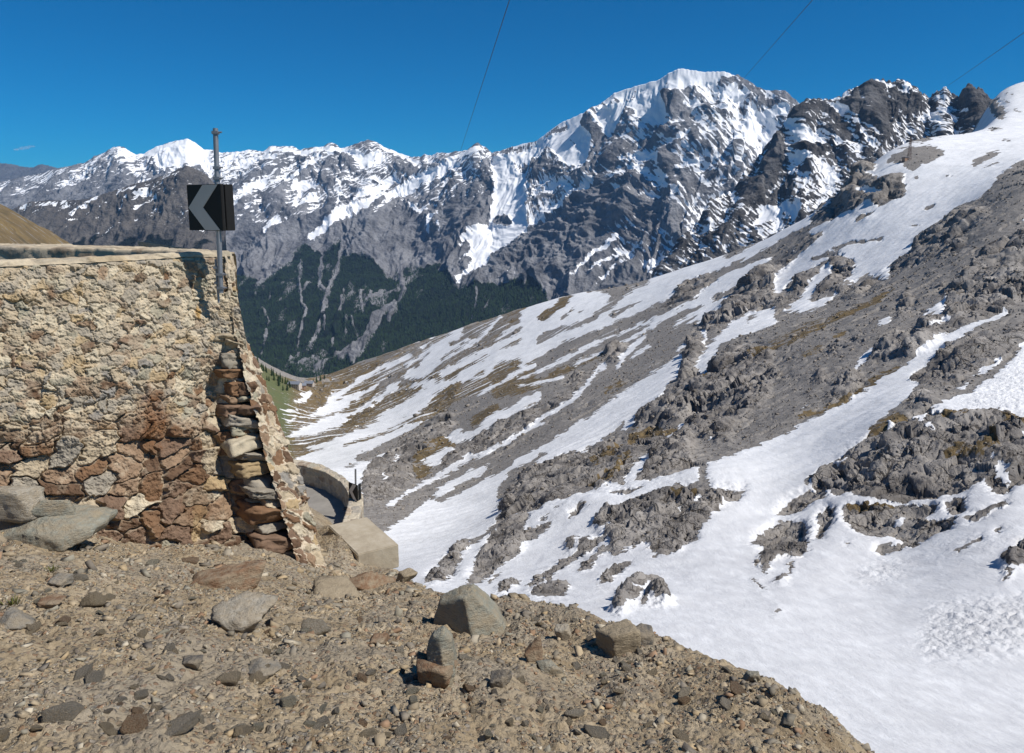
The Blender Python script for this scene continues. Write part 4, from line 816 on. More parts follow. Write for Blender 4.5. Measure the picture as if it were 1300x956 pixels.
def ground_mat():
    m = N("stony_dirt"); P = m.pos(); a1, a2, a3, _, _ = m.attr("cls")
    n1 = m.noise(P, 3.0, 8, .65); n2 = m.noise(P, 28, 6, .65)
    c = m.ramp(n1, [(.3, (.25, .188, .116)), (.5, (.39, .308, .20)), (.7, (.51, .42, .295))])
    c = m.mix(m.math('MULTIPLY', m.step(a1, .42, .72), .55), c, (.315, .275, .215))
    cells = m.new("ShaderNodeTexVoronoi"); m.l.new(P, cells.inputs["Vector"]); cells.inputs["Scale"].default_value = 34
    sp = m.new("ShaderNodeSeparateColor"); m.l.new(cells.outputs["Color"], sp.inputs[0])
    pc = m.ramp(sp.outputs[0], [(.0, (.11, .098, .084)), (.3, (.20, .178, .148)), (.55, (.30, .245, .172)), (.75, (.24, .135, .075)), (1, (.36, .335, .29))])
    peb = m.math('MULTIPLY', m.step(cells.outputs["Distance"], .62, .38), m.step(sp.outputs[1], .35, .45))
    c = m.mix(m.math('MULTIPLY', peb, .75), c, pc)
    c = m.mix(m.math('MULTIPLY', m.step(n2, .55, .8), .5), c, (.075, .06, .042))
    h = m.math('ADD', m.math('ADD', m.math('MULTIPLY', n2, .022), m.math('MULTIPLY', m.noise(P, 11, 7, .7), .045)), m.math('MULTIPLY', peb, .012))
    return m.out(c, .95, m.bump(h, 1.0, 1.0), .1)
tag(link("ground", me, ground_mat()), kind="structure")

# lower hairpin: its road and the bent parapet
zr = -10.2
outer = [(-9.6, 28.7), (-8.7, 28.75), (-8.1, 28.6), (-7.25, 28.1), (-6.24, 26.9), (-5.55, 25.8), (-5.08, 24.9), (-4.93, 24.1), (-4.86, 23.2), (-4.75, 22.0)]
inner = [(-9.6, 28.15), (-8.7, 28.2), (-7.97, 28.02), (-6.95, 27.3), (-6.1, 26.2), (-5.78, 25.5), (-5.52, 24.85), (-5.38, 24.0), (-5.3, 23.2), (-5.2, 22.0)]
bm = bmesh.new()
cen = bm.verts.new((-9.2, 24.4, zr + .02)); ring = [bm.verts.new((x + .15, y + .05, zr)) for x, y in inner] + [bm.verts.new((-7.5, 20.5, zr + .5)), bm.verts.new((-13, 21, zr + .3)), bm.verts.new((-13.5, 28, zr))]
for i in range(len(ring)): bm.faces.new((cen, ring[i], ring[(i + 1) % len(ring)]))
bmesh.ops.recalc_face_normals(bm, faces=bm.faces)
me = bpy.data.meshes.new("road"); bm.to_mesh(me); bm.free()
m = N("worn_asphalt"); P = m.pos(); c = m.ramp(m.noise(P, 1.3, 8, .7), [(.3, (.20, .185, .165)), (.7, (.31, .288, .255))])
tag(link("road", me, m.out(c, .9, m.bump(m.noise(P, 40, 3, .5), .4, .01), .2)), kind="structure")
# ================================================================== masonry
PAL = np.array([(.31, .275, .22), (.42, .345, .24), (.19, .112, .064), (.13, .080, .050), (.32, .295, .22), (.39, .29, .165), (.19, .125, .085), (.27, .185, .12), (.52, .45, .33), (.25, .232, .205)])
MORTAR = np.array((.46, .385, .28))
def stones(x, y, size, asp, seed, warp=.25, ed=.26):
    X_ = x / (size * asp); Y_ = y / size
    X_ = X_ + warp * perlin(X_ * .9, Y_ * .9, seed + 2) + .12 * perlin(X_ * 3, Y_ * 3, seed + 3); Y_ = Y_ + warp * perlin(X_ * .9 + 7, Y_ * .9, seed + 5) + .12 * perlin(X_ * 3, Y_ * 3, seed + 6)
    f1, e, r, ox, oy = voronoi(X_, Y_, seed)
    dome = sstep(.02, ed, e)
    tilt = (r(1) - .5) * 1.3 * ox + (r(2) - .5) * 1.3 * oy
    h = dome * (.25 + .75 * r(3) + tilt)
    return h * size * .42, e, r, dome
def palette(r, k, wts):
    cdf = np.cumsum(wts) / np.sum(wts)
    return PAL[np.searchsorted(cdf, np.clip(r(k), 0, .9999))]
def stone_mat(name, bump=.010):
    m = N(name); P = m.pos(); col = m.attr("col")[4]
    n1 = m.noise(P, 9, 8, .68); n2 = m.noise(P, 70, 5, .65)
    c = m.mix(1.0, col, m.ramp(n1, [(.25, (.60, .60, .60)), (.5, (1, 1, 1)), (.75, (1.28, 1.25, 1.2))]), 'MULTIPLY')
    c = m.mix(m.math('MULTIPLY', m.step(m.noise(P, 5.5, 5, .6, .6), .60, .72), .25), c, (.19, .12, .07))
    return m.out(c, .92, m.bump(m.math('ADD', m.math('MULTIPLY', n1, bump), m.math('MULTIPLY', n2, bump * .45)), 1.0, 1.0), .12)
M_stone = stone_mat("rubble_masonry")

def lerp_line(pts, t):
    p = np.array([tuple(q) for q in pts]); d = np.concatenate([[0], np.cumsum(np.linalg.norm(np.diff(p, axis=0), axis=1))]); d /= d[-1]
    return np.stack([np.interp(t, d, p[:, k]) for k in range(3)], -1)

wall = empty("stone_retaining_wall", at(200, 690, 8.3))
tag(wall, "tall rough stone retaining wall of the upper hairpin, with a collapsed rubble face", "retaining wall")
def wpart(name, me, mat):
    o = link(name, me, mat, wall); o.matrix_parent_inverse = Matrix.Translation(-wall.location); return o

# --- the broken face
top = [at(-330, 345, 6.9), at(-150, 340, 7.55), at(0, 335, 8.1), at(120, 330, 8.6), at(235, 323.5, 9.3), at(291, 322.5, 9.53)]
bot = [at(-330, 640, 6.5), at(-150, 650, 6.95), at(0, 668, 7.3), at(120, 692, 7.65), at(220, 712, 8.05), at(366, 730, 8.98)]
ns_, nt_ = 900, 560
sv = np.linspace(0, 1, ns_); tv = np.linspace(0, 1, nt_)
TP = lerp_line(top, sv); BP = lerp_line(bot, sv)
SS, TT = np.meshgrid(sv, tv, indexing='ij')
# the upper part stands plumb, the batter starts lower down
tb = TT + .10 * np.sin(TT * math.pi) * 0
Pw = TP[:, None] * (1 - tb[..., None]) + BP[:, None] * tb[..., None]
Nw = np.cross(np.gradient(Pw, axis=0), np.gradient(Pw, axis=1)); Nw /= np.linalg.norm(Nw, axis=-1, keepdims=True)
if Nw[..., 1].mean() > 0: Nw = -Nw
UW, VW = project(Pw[..., 0], Pw[..., 1], Pw[..., 2])
lx = np.concatenate([[0], np.cumsum(np.linalg.norm(np.diff((TP + BP) / 2, axis=0), axis=1))])[:, None] + 0 * TT
ly = TT * np.linalg.norm(TP - BP, axis=1)[:, None]
low = sstep(462, 600, VW + 28 * fbm(lx / .5, ly / .5, 3, 301) + .05 * (UW - 150))          # 0 mortared face, 1 bare rubble
h1, e1, r1, d1 = stones(lx + .05 * fbm(lx / .12, ly / .12, 3, 371), ly + .05 * fbm(lx / .12, ly / .12, 3, 372), .098, 1.3, 311, .55); h2, e2, r2, d2 = stones(lx + .35 * ly + .02 * fbm(lx / .15, ly / .15, 3, 373), ly - .12 * lx + .02 * fbm(lx / .15, ly / .15, 3, 374), .205, 1.5, 321, .38, .13); h0, e0, r0, d0 = stones(lx, ly, .042, 1.2, 331)
mort = sstep(-.30, .30, fbm(lx / .30, ly / .30, 5, 341, .65) * 1.5 + .20 - .62 * low)                # mortar cover
rough = fbm(lx / .10, ly / .10, 6, 351, .68)
big = sstep(.35, .75, low)
st_h = h1 * (1 - big) + h2 * big * 1.15
base_h = .03 * fbm(lx / .4, ly / .4, 3, 361) - low * .10
cleft = np.clip(1 - np.abs(UW - np.interp(VW, [420, 470, 560, 640, 700, 730], [262, 272, 284, 300, 318, 330])) / 15, 0, 1) * sstep(450, 510, VW)
hollow = np.clip(1 - np.hypot((UW - 265) / 55, (VW - 490) / 38), 0, 1) + .5 * np.clip(1 - np.hypot((UW - 180) / 60, (VW - 560) / 50), 0, 1) + .6 * np.clip(1 - np.hypot((UW - 250) / 40, (VW - 600) / 70), 0, 1)
lev = .026 * (1 - low) + .012
h = st_h * (1.25 - mort * .65) + mort * lev * .7 + h0 * .30 * (1 - big) + rough * (.044 + .008 * low)
h = h + base_h - .15 * cleft ** .8 - .10 * hollow
h = h * np.clip(TT * 40, .25, 1)
Pw2 = Pw + Nw * h[..., None]
ms = np.clip(mort * (1 - d1 * .55 * (r1(5) > .45)) + (1 - d1) * .85 * (1 - big) + (1 - sstep(.02, .12 + .25 * np.clip(fbm(lx / .2, ly / .2, 3, 377) + .1, 0, 1), e2)) * big * .8, 0, 1)
cs = palette(r1, 7, [1.6, 2.0, .5, .35, .9, .9, .5, .6, 2.2, .8]) * (1 - big[..., None]) + palette(r2, 8, [1.6, 2.0, 1.3, 1.7, 1.0, .8, 1.7, .9, 1.0, .6]) * big[..., None]
bmk = (r2(13) < .80 * sstep(495, 575, VW) * (1 - .55 * sstep(215, 300, UW)) + .35 * np.clip(1 - np.hypot((UW - 240) / 70, (VW - 560) / 90), 0, 1))[..., None] * big[..., None]
cs = cs * (1 - bmk) + palette(r2, 14, [.4, .4, 2.2, 2.6, .5, .3, 2.6, .9, .1, .3]) * bmk
mk_ = ms[..., None] * (.58 + .12 * big[..., None])
colw = cs * (1 - mk_) + MORTAR * mk_
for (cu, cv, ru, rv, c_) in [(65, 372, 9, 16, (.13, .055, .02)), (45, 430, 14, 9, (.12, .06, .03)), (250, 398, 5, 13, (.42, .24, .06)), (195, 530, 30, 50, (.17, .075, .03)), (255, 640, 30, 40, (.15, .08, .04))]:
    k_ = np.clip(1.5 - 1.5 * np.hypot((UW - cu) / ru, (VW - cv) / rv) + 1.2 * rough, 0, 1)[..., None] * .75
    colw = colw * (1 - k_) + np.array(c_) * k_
colw = np.concatenate([colw, np.ones(colw.shape[:2] + (1,))], -1)
wpart("rubble_face", mesh_np("rubble_face", Pw2.reshape(-1, 3), grid_faces(ns_, nt_), attrs={"col": colw.reshape(-1, 4)}), M_stone)

# --- the battered end of the wall: mortared flank seen almost edge-on, running back round the bend
cor = [at(284, 322, 9.42), at(286, 350, 9.4), at(289, 400, 9.33), at(300, 440, 9.22), at(314, 500, 9.1), at(331, 560, 8.98), at(350, 630, 8.86), at(372, 705, 8.75), at(378, 730, 8.7)]
sil = [at(296, 325, 9.62), at(297, 345, 9.62), at(300, 400, 9.6), at(310, 430, 9.56), at(325, 463, 9.5), at(351, 530, 9.4), at(377, 602, 9.32), at(404, 690, 9.22), at(416, 735, 9.15)]
nb_, nh_ = 420, 560
hv = np.linspace(0, 1, nh_)
C0, S0 = lerp_line(cor, hv), lerp_line(sil, hv)
B0 = S0 + np.array((-.66, 1.0, 0)) * 1.3; B1 = S0 + np.array((-.72, 1.0, 0)) * 5.0
seg = np.concatenate([np.linspace(0, 1, 150)[:-1], np.linspace(1, 2, 150)[:-1], np.linspace(2, 3, 122)])
rows = [C0, S0, B0, B1]
Pf = np.stack([rows[min(int(q), 2)] * (1 - (q - min(int(q), 2))) + rows[min(int(q), 2) + 1] * (q - min(int(q), 2)) for q in seg], 0)
Nf = np.cross(np.gradient(Pf, axis=0), np.gradient(Pf, axis=1)); Nf /= np.linalg.norm(Nf, axis=-1, keepdims=True)
if Nf[..., 0].mean() < 0: Nf = -Nf
fx = np.concatenate([[0], np.cumsum(np.linalg.norm(np.diff(Pf[:, nh_ // 2], axis=0), axis=1))])[:, None] + 0 * hv[None]
fy = hv[None] * 3.4 + 0 * fx
hF, eF, rF, dF = stones(fx + .06 * fbm(fx / .14, fy / .14, 3, 441), fy + .06 * fbm(fx / .14, fy / .14, 3, 442), .105, 1.35, 411, .5)
rF_n = fbm(fx / .07, fy / .07, 4, 421)
up = sstep(.30, .16, hv)[None] + 0 * fx
jo = 1 - sstep(.05, .15, eF + .10 * fbm(fx / .10, fy / .10, 4, 443) - .10 * (rF(11) > .72))                                       # pale raised pointing between brown stones
hf_ = dF * .055 * rF(3) + jo * .022 + rF_n * .022 + .03 * fbm(fx / .5, fy / .5, 3, 431)
Pf2 = Pf + Nf * (hf_ * np.clip(hv[None] * 30, .2, 1))[..., None]
cF = palette(rF, 9, [.9, 1.4, 1.9, .9, .5, .8, 1.3, 1.6, 1.0, .3])
mo = np.clip(jo + up * .75, 0, 1)[..., None]
cF = cF * (1 - mo) + np.array((.52, .44, .33)) * mo
cF = np.concatenate([cF, np.ones(cF.shape[:2] + (1,))], -1)
wpart("battered_flank", mesh_np("battered_flank", Pf2.reshape(-1, 3), grid_faces(len(seg), nh_), attrs={"col": cF.reshape(-1, 4)}), M_stone)

# --- rocks: angular solids cut by random planes
def ico(sub):
    b_ = bmesh.new(); bmesh.ops.create_icosphere(b_, subdivisions=sub, radius=1.0)
    V = np.array([v.co[:] for v in b_.verts]); Fc = np.array([[v.index for v in f.verts] for f in b_.faces]); b_.free(); return V, Fc
ICO = {k: ico(k) for k in (1, 2, 3, 4, 5)}
def rock_shape(seed, sub=3, planes=11, flat=.6, rough=.03, soft=0.0):
    r_ = np.random.RandomState(seed); V, Fc = ICO[sub]
    ax_ = np.concatenate([np.eye(3), -np.eye(3)]) + r_.normal(size=(6, 3)) * .30
    ch_ = r_.normal(size=(max(planes - 5, 3), 3)); nrm = np.concatenate([ax_, ch_])
    nrm /= np.linalg.norm(nrm, axis=1)[:, None]
    hgt = np.concatenate([r_.uniform(.55, .9, 6), r_.uniform(.68, 1.05, len(ch_))])
    d = V @ nrm.T
    rad = np.min(np.where(d > .05, hgt / np.maximum(d, .05), 9), 1)
    P_ = V * rad[:, None]
    P_ = P_ * (1 + rough * (perlin(V[:, 0] * 3 + seed, V[:, 1] * 3 + V[:, 2] * 2.1, 5) + .6 * perlin(V[:, 0] * 8 + seed, V[:, 2] * 8 + V[:, 1] * 5, 6) - .7 * np.abs(perlin(V[:, 0] * 5 + V[:, 1] * 2 + seed, V[:, 2] * 11 + V[:, 1] * 3, 8)) + .3 * perlin(V[:, 0] * 21 + seed, V[:, 2] * 21 + V[:, 1] * 13, 7))[:, None])
    P_[:, 2] *= flat
    return P_, Fc

# --- quoin: long stones stacked end-on along the broken corner
Vq, Fq, Cq = [], [], []
vq = 405.0; k = 0
edge_u = lambda v: np.interp(v, [322, 400, 440, 500, 560, 630, 705, 730], [284, 289, 300, 314, 331, 350, 372, 380])
edge_Y = lambda v: np.interp(v, [322, 400, 500, 560, 630, 730], [9.42, 9.33, 9.1, 8.98, 8.86, 8.7])
left_u = lambda v: np.interp(v, [400, 440, 470, 520, 560, 640, 700, 730], [266, 268, 276, 284, 292, 310, 330, 342])
while vq < 718:
    hh = rnd.uniform(11, 24); vm = vq + hh / 2
    ul, ur = left_u(vm) - rnd.uniform(2, 16), edge_u(vm) + rnd.uniform(-1, 4)
    Y = edge_Y(vm) - .02 + rnd.uniform(-.06, .07); sc = Y / F
    halfw = (ur - ul) / 2 * sc; halfh = hh / 2 * sc * 1.3
    parts_ = [(ul, ur)] if rnd.random() < .6 else [(ul, (ul + ur) / 2 + 3), ((ul + ur) / 2 - 3, ur)]
    for (a_, b_) in parts_:
        c_ = at((a_ + b_) / 2, vm, Y + .2)
        P_, f__ = rock_shape(500 + k, 4, 7, 1.0, .05); P_ = P_ / np.abs(P_).max(0); P_ = np.sign(P_) * np.abs(P_) ** .62; P_ = P_ * (1 + .10 * perlin(P_[:, 0] * 1.7 + k * 3.1, P_[:, 2] * 1.7 + P_[:, 1], 5) + .07 * perlin(P_[:, 0] * 5 + k, P_[:, 2] * 6 + P_[:, 1] * 3, 6))[:, None]
        P_ = P_ / np.abs(P_).max(0) * np.array(((b_ - a_) / 2 * sc * 1.08, .34, halfh))
        ang = R(rnd.uniform(-12, 12) - 10); ca2, sa2 = math.cos(ang), math.sin(ang)
        rot = np.stack([P_[:, 0] * ca2 - P_[:, 2] * sa2 * .5, P_[:, 1], P_[:, 0] * sa2 * .55 + P_[:, 2] * ca2], 1)
        yaw = R(44); rot = np.stack([rot[:, 0] * math.cos(yaw) - rot[:, 1] * math.sin(yaw), rot[:, 0] * math.sin(yaw) + rot[:, 1] * math.cos(yaw), rot[:, 2]], 1)
        Fq.append(f__ + sum(len(x) for x in Vq)); Vq.append(rot + np.array(c_))
        c__ = PAL[rnd.choices(range(10), [1.2, 1.6, 1.8, 1.2, 1.5, .4, 1.8, .8, .6, .1] if vm > 500 else [.6, 1, 1.6, 1.8, .8, .3, 2, .8, .4, .1])[0]] * rnd.uniform(.8, 1.15)
        Cq.append(np.tile(np.append(c__, 1), (len(P_), 1))); k += 1
    vq += hh * .9
wpart("quoin", mesh_np("quoin", np.concatenate(Vq), np.concatenate(Fq), smooth=False, attrs={"col": np.concatenate(Cq)}), M_stone)

# --- coping of the near wall and the parapet across the bend
def sheet(name, lines, n_a, n_b, amp, size, seed, colfn):
    t = np.linspace(0, 1, n_a); L_ = [lerp_line(l, t) for l in lines]; q = np.linspace(0, len(lines) - 1, n_b)
    P_ = np.stack([L_[min(int(x), len(lines) - 2)] * (1 - (x - min(int(x), len(lines) - 2))) + L_[min(int(x), len(lines) - 2) + 1] * (x - min(int(x), len(lines) - 2)) for x in q], 1)
    N_ = np.cross(np.gradient(P_, axis=0), np.gradient(P_, axis=1)); N_ /= np.linalg.norm(N_, axis=-1, keepdims=True) + 1e-9
    x_ = np.concatenate([[0], np.cumsum(np.linalg.norm(np.diff(P_[:, 0], axis=0), axis=1))])[:, None] + 0 * P_[..., 0]
    y_ = np.concatenate([[0], np.cumsum(np.linalg.norm(np.diff(P_[n_a // 2], axis=0), axis=1))])[None] + 0 * P_[..., 0]
    h_, e_, r_, d_ = stones(x_, y_, size, 1.6, seed)
    s_ = np.sign(N_[..., 2].mean()) or 1
    P_ = P_ + N_ * s_ * ((h_ * .35 + fbm(x_ / .12, y_ / .12, 4, seed + 9) * .018) * amp)[..., None]
    return mesh_np(name, P_.reshape(-1, 3), grid_faces(n_a, n_b), attrs={"col": np.concatenate([colfn(r_, d_, x_), np.ones(P_.shape[:2] + (1,))], -1).reshape(-1, 4)})
capc = lambda r_, d_, x_: (lambda k_: palette(r_, 3, [1.4, 2.0, .4, .2, .5, .6, .4, .5, 2.8, .4]) * k_ + MORTAR * (1 - k_))((d_ * .45)[..., None])
off = lambda pts, dx_, dy_, dz_=0: [Vector(p) + Vector((dx_, dy_, dz_)) for p in pts]
tl = [Vector(p) for p in top] + [at(293, 323, 9.55)]
wpart("coping", sheet("coping", [off(tl, .02, -.03, -.03), off(tl, 0, .0, .02), off(tl, -.16, .36, .012), off(tl, -.17, .37, -.5)], 500, 60, .55, .2, 611, capc), M_stone)
nose = [at(-330, 309, 12.4), at(-100, 312.5, 11.0), at(0, 314, 10.8), at(120, 316, 10.45), at(205, 318.5, 10.1), at(245, 320, 9.9), at(275, 321, 9.75), at(296, 323, 9.62)]
nosb = [at(-330, 306, 13.4), at(-100, 308, 12.0), at(0, 309.5, 11.75), at(120, 312, 11.2), at(205, 315, 10.75), at(245, 317, 10.4), at(275, 319, 10.1), at(298, 322, 9.85)]
wpart("bend_parapet", sheet("bend_parapet", [off(nose, 0, -.02, -.85), off(nose, 0, 0, 0), off(nosb, 0, 0, .0), off(nosb, 0, .03, -1.2)], 420, 80, .6, .2, 631, capc), M_stone)

# --- parapet of the lower bend, mortared rubble with a flat top
low_wall = empty("bent_parapet_wall", (-6.2, 26.6, zr))
tag(low_wall, "low curved stone parapet wall round the bend of the lower road", "parapet wall")
zt = zr + .72
O_ = [Vector((x, y, zt)) for x, y in outer]; I_ = [Vector((x, y, zt)) for x, y in inner]
me = sheet("masonry", [off(O_, 0, 0, -1.8), O_, I_, off(I_, 0, 0, -.95)], 300, 90, .8, .22, 651, lambda r_, d_, x_: (lambda k_: palette(r_, 3, [2, 1.2, .3, .3, 1.0, .2, .8, .3, 1.2, 1]) * k_ + np.array((.44, .385, .30)) * (1 - k_))((d_ * .55)[..., None]))
o = link("masonry", me, M_stone, low_wall); o.matrix_parent_inverse = Matrix.Translation(-low_wall.location)
# --- broken concrete block at the near end
def box_bm(sx, sy, sz, cuts=0, bev=.02, noise=.0, seed=0):
    b_ = bmesh.new(); bmesh.ops.create_cube(b_, size=1.0, matrix=Matrix.Diagonal((sx, sy, sz, 1)))
    if bev: bmesh.ops.bevel(b_, geom=b_.edges[:], offset=bev, segments=2, affect='EDGES')
    if cuts:
        bmesh.ops.subdivide_edges(b_, edges=[e for e in b_.edges if e.calc_length() > .08], cuts=cuts, use_grid_fill=True)
        for v in b_.verts:
            c = v.co; v.co = c + c.normalized() * float(perlin(c.x * 7 + c.z * 3 + seed, c.y * 7 + c.z * 5) + .5 * perlin(c.x * 19 + seed, c.y * 19 + c.z * 17)) * noise
    return b_
bb_ = box_bm(.60, 1.16, .34, 12, .012, .004, 3)
me = bpy.data.meshes.new("concrete_block"); bb_.to_mesh(me); bb_.free()
m = N("weathered_concrete"); P = m.pos(); c = m.ramp(m.noise(P, 4, 9, .7), [(.3, (.30, .25, .185)), (.5, (.39, .335, .25)), (.72, (.46, .41, .325))])
M_conc = m.out(c, .9, m.bump(m.math('ADD', m.math('MULTIPLY', m.noise(P, 60, 5, .7), .003), m.math('MULTIPLY', m.noise(P, 9, 5, .6), .004)), 1, 1), .15)
o = link("concrete_block", me, M_conc)
fr_, fl_, br_ = at(505.3, 691.8, 10.0), at(454, 704.6, 9.70), at(465.5, 655.2, 10.96)
o.location = fr_ + (fl_ - fr_) * .5 + (br_ - fr_) * .5 + Vector((0, 0, -.17)); o.rotation_euler = (0, 0, math.atan2(br_.y - fr_.y, br_.x - fr_.x) - math.pi / 2)
tag(o, "square-edged concrete block at the lip of the dirt bank above the lower road", "concrete block")
# ================================================================== signs, cables, houses, trees
for o_ in (wall, low_wall): o_['kind'] = 'thing'
def metal(name, col, rough=.5, met=.8):
    m = N(name); P = m.pos(); n1 = m.noise(P, 14, 6, .65)
    return m.out(m.mix(n1, tuple(x * .65 for x in col), tuple(min(1, x * 1.25) for x in col)), rough, None, .4, met)
M_galv = metal("galvanised_steel", (.30, .31, .33), .55, .7)
M_blk = N("black_sheeting"); M_blk = M_blk.out(M_blk.mix(M_blk.noise(M_blk.pos(), 9, 6, .7), (.006, .006, .006), (.018, .017, .016)), .65, None, .25)
mm = N("grey_reflective_sheeting"); M_chev = mm.out(mm.mix(mm.noise(mm.pos(), 7, 6, .7), (.50, .46, .41), (.60, .56, .51)), .6, None, .3)
M_edge = metal("grey_back_of_sign", (.26, .30, .35), .5, .5)
def tube(bm, pts, r, seg=12, cap=True):
    rings = []
    for i, p in enumerate(pts):
        a = Vector(pts[max(i - 1, 0)]); b = Vector(pts[min(i + 1, len(pts) - 1)]); d = (b - a).normalized()
        x = d.orthogonal().normalized(); y = d.cross(x)
        rr = r[i] if isinstance(r, (list, tuple)) else r
        rings.append([bm.verts.new(Vector(p) + (x * math.cos(q) + y * math.sin(q)) * rr) for q in (2 * math.pi * j / seg for j in range(seg))])
    for a, b in zip(rings[:-1], rings[1:]):
        for j in range(seg): bm.faces.new((a[j], a[(j + 1) % seg], b[(j + 1) % seg], b[j]))
    if cap: bm.faces.new(rings[0][::-1]); bm.faces.new(rings[-1])
def finish(name, bm, mat, parent=None, smooth=False):
    bmesh.ops.recalc_face_normals(bm, faces=bm.faces)
    me = bpy.data.meshes.new(name); bm.to_mesh(me); bm.free()
    if smooth:
        for p in me.polygons: p.use_smooth = True
    return link(name, me, mat, parent)
def slab(bm, M4, sx, sy, sz, bev=.004):
    b_ = bmesh.new(); bmesh.ops.create_cube(b_, size=1, matrix=Matrix.Diagonal((sx, sy, sz, 1)))
    if bev: bmesh.ops.bevel(b_, geom=b_.edges[:], offset=bev, segments=2, affect='EDGES')
    b_.transform(M4); t = bpy.data.meshes.new("t"); b_.to_mesh(t); b_.free(); bm.from_mesh(t); bpy.data.meshes.remove(t)
def chevron_sign(loc, top_off, panel_z, yaw1, yaw2, w, h, bracket_zs, label, post_r=.03, shift=-.24):
    """loc = foot of the post; top_off = vector to its top; panels hinged on the post, turned about z"""
    root = empty("chevron_sign", loc); tag(root, label, "road sign")
    b_ = bmesh.new(); tube(b_, [(0, 0, 0), Vector(top_off) * .5, Vector(top_off)], post_r, 16)
    finish("post", b_, M_galv, root, False)
    c0 = Vector(top_off) * (panel_z / top_off[2])
    for yaw, face in ((yaw1, True), (yaw2, False)):
        Rz = Matrix.Rotation(yaw, 4, 'Z'); off_ = Matrix.Translation((shift if face else .055, -post_r - .035 if face else -.13, 0))
        M4 = Matrix.Translation(c0) @ Rz @ off_; w = w if face else .12
        b_ = bmesh.new(); slab(b_, M4, w, .02, h); p = finish("panel", b_, M_blk, root)
        b_ = bmesh.new()
        for q in ((w / 2 - .006, .012), (-w / 2 + .006, .012)): slab(b_, M4 @ Matrix.Translation((q[0], .016, 0)), .012, .03, h, .002)
        for q in (h / 2 - .006, -h / 2 + .006): slab(b_, M4 @ Matrix.Translation((0, .016, q)), w - .026, .03, .012, .002)
        finish("edge_frame", b_, M_blk if face else M_edge, p)
        if face:
            b_ = bmesh.new(); a = w / 2 - .018; t_ = .30 * w / .6; y_ = -.0145; H = h / 2 - .006
            lp = [(-a, 0), (-a + w * .46, H), (a - .03, H), (a - .03 - w * .46, 0), (a - .03, -H), (-a + w * .46, -H)]
            v = [b_.verts.new(M4 @ Vector((x, y_, z))) for x, z in lp]
            b_.faces.new((v[0], v[3], v[2], v[1])); b_.faces.new((v[0], v[5], v[4], v[3]))
            v2 = bmesh.ops.extrude_face_region(b_, geom=b_.faces[:]); bmesh.ops.translate(b_, verts=[e for e in v2['geom'] if isinstance(e, bmesh.types.BMVert)], vec=(M4.to_3x3() @ Vector((0, .003, 0))))
            finish("chevron", b_, M_chev, p)
    for z in bracket_zs:
        b_ = bmesh.new(); c_ = Vector(top_off) * (z / top_off[2])
        slab(b_, Matrix.Translation(c_), post_r * 2.5, post_r * 2.5, .035, .003)
        tube(b_, [c_ + Vector((post_r, -.02, 0)), c_ + Vector((post_r + .05, -.02, .004))], .009, 8)
        finish("bracket", b_, M_galv, root)
    return root
f1_ = at(280.5, 372, 9.12); t1_ = at(273.5, 163, 9.2)
s1 = chevron_sign(f1_, t1_ - f1_, (235.5 * 0 + (at(276.5, 263.5, 9.16).z - f1_.z)), R(-34), R(60), .655, .535, [.06, .22, 1.34, 1.46, 1.86], "black chevron sign on a galvanised post bolted to the tall stone wall's corner", .029, -.155)
b_ = bmesh.new(); tube(b_, [(-.045, .03, -.12), (-.05, .03, .40)], .014, 10); slab(b_, Matrix.Translation((-.03, .02, .12)), .09, .05, .03); slab(b_, Matrix.Translation((-.03, .02, .30)), .09, .05, .03)
finish("anchor_rod", b_, M_galv, s1)
f2_ = at(452, 655, 24.4); t2_ = at(451.3, 595.6, 24.4)
s2 = chevron_sign(f2_, t2_ - f2_, at(451.3, 624, 24.4).z - f2_.z, R(-42), R(70), .47, .54, [.35, .55], "small distant black chevron sign beside the curved parapet of the lower road", .032, -.05)
b_ = bmesh.new(); tube(b_, [(-.42, -.12, .30), (-.2, -.05, .36), (0, 0, .36)], .018, 8); tube(b_, [(-.40, -.05, .22), (-.2, 0, .30), (0, 0, .30)], .018, 8); finish("stay", b_, M_blk, s2)

# ropeway cables crossing the view
M_cable = metal("cable_steel", (.06, .06, .065), .6, .4)
for p0, p1, rad, lab in [((676, -90, 46), (560, 262, 1500), .030, "thin dark ropeway cable slanting down to the saddle left of the snow dome"),
                         ((1110, -90, 60), (905, 140, 1700), .038, "thin dark ropeway cable slanting down to the snow dome of the big mountain"),
                         ((1390, -22, 75), (1158, 136, 1400), .045, "thin dark ropeway cable slanting down to the dark rocky ridge")]:
    A_, B_ = at(*p0), at(*p1); b_ = bmesh.new()
    tt_ = np.linspace(0, 1, 60) ** 2
    tube(b_, [A_.lerp(B_, t) - Vector((0, 0, 1)) * 4 * t * (1 - t) * 2.0 for t in tt_], rad, 6)
    tag(finish("cable", b_, M_cable, None, True), lab, "cable", "ropeway cables overhead")

def slope_z(x, y):
    """height of the slope sheet at a plan position"""
    a = x / y; l = math.log(y); i = int(np.clip(np.searchsorted(ga, a) - 1, 0, len(ga) - 2)); j = int(np.clip(np.searchsorted(gl, l) - 1, 0, len(gl) - 2))
    return float(Zs[i, j])
def on_slope(u, v, lo=60, hi=2600):
    dx, dy, dz = ray(u, v); Y = np.exp(np.linspace(math.log(lo), math.log(hi), 1500)); x = dx / dy * Y; z = dz / dy * Y
    ai = int(np.clip(np.searchsorted(ga, dx / dy), 0, len(ga) - 1)); g = np.interp(np.log(Y), gl, Zs[ai]); k = np.argmax(z < g)
    return Vector((float(x[k]), float(Y[k]), float(g[k])))
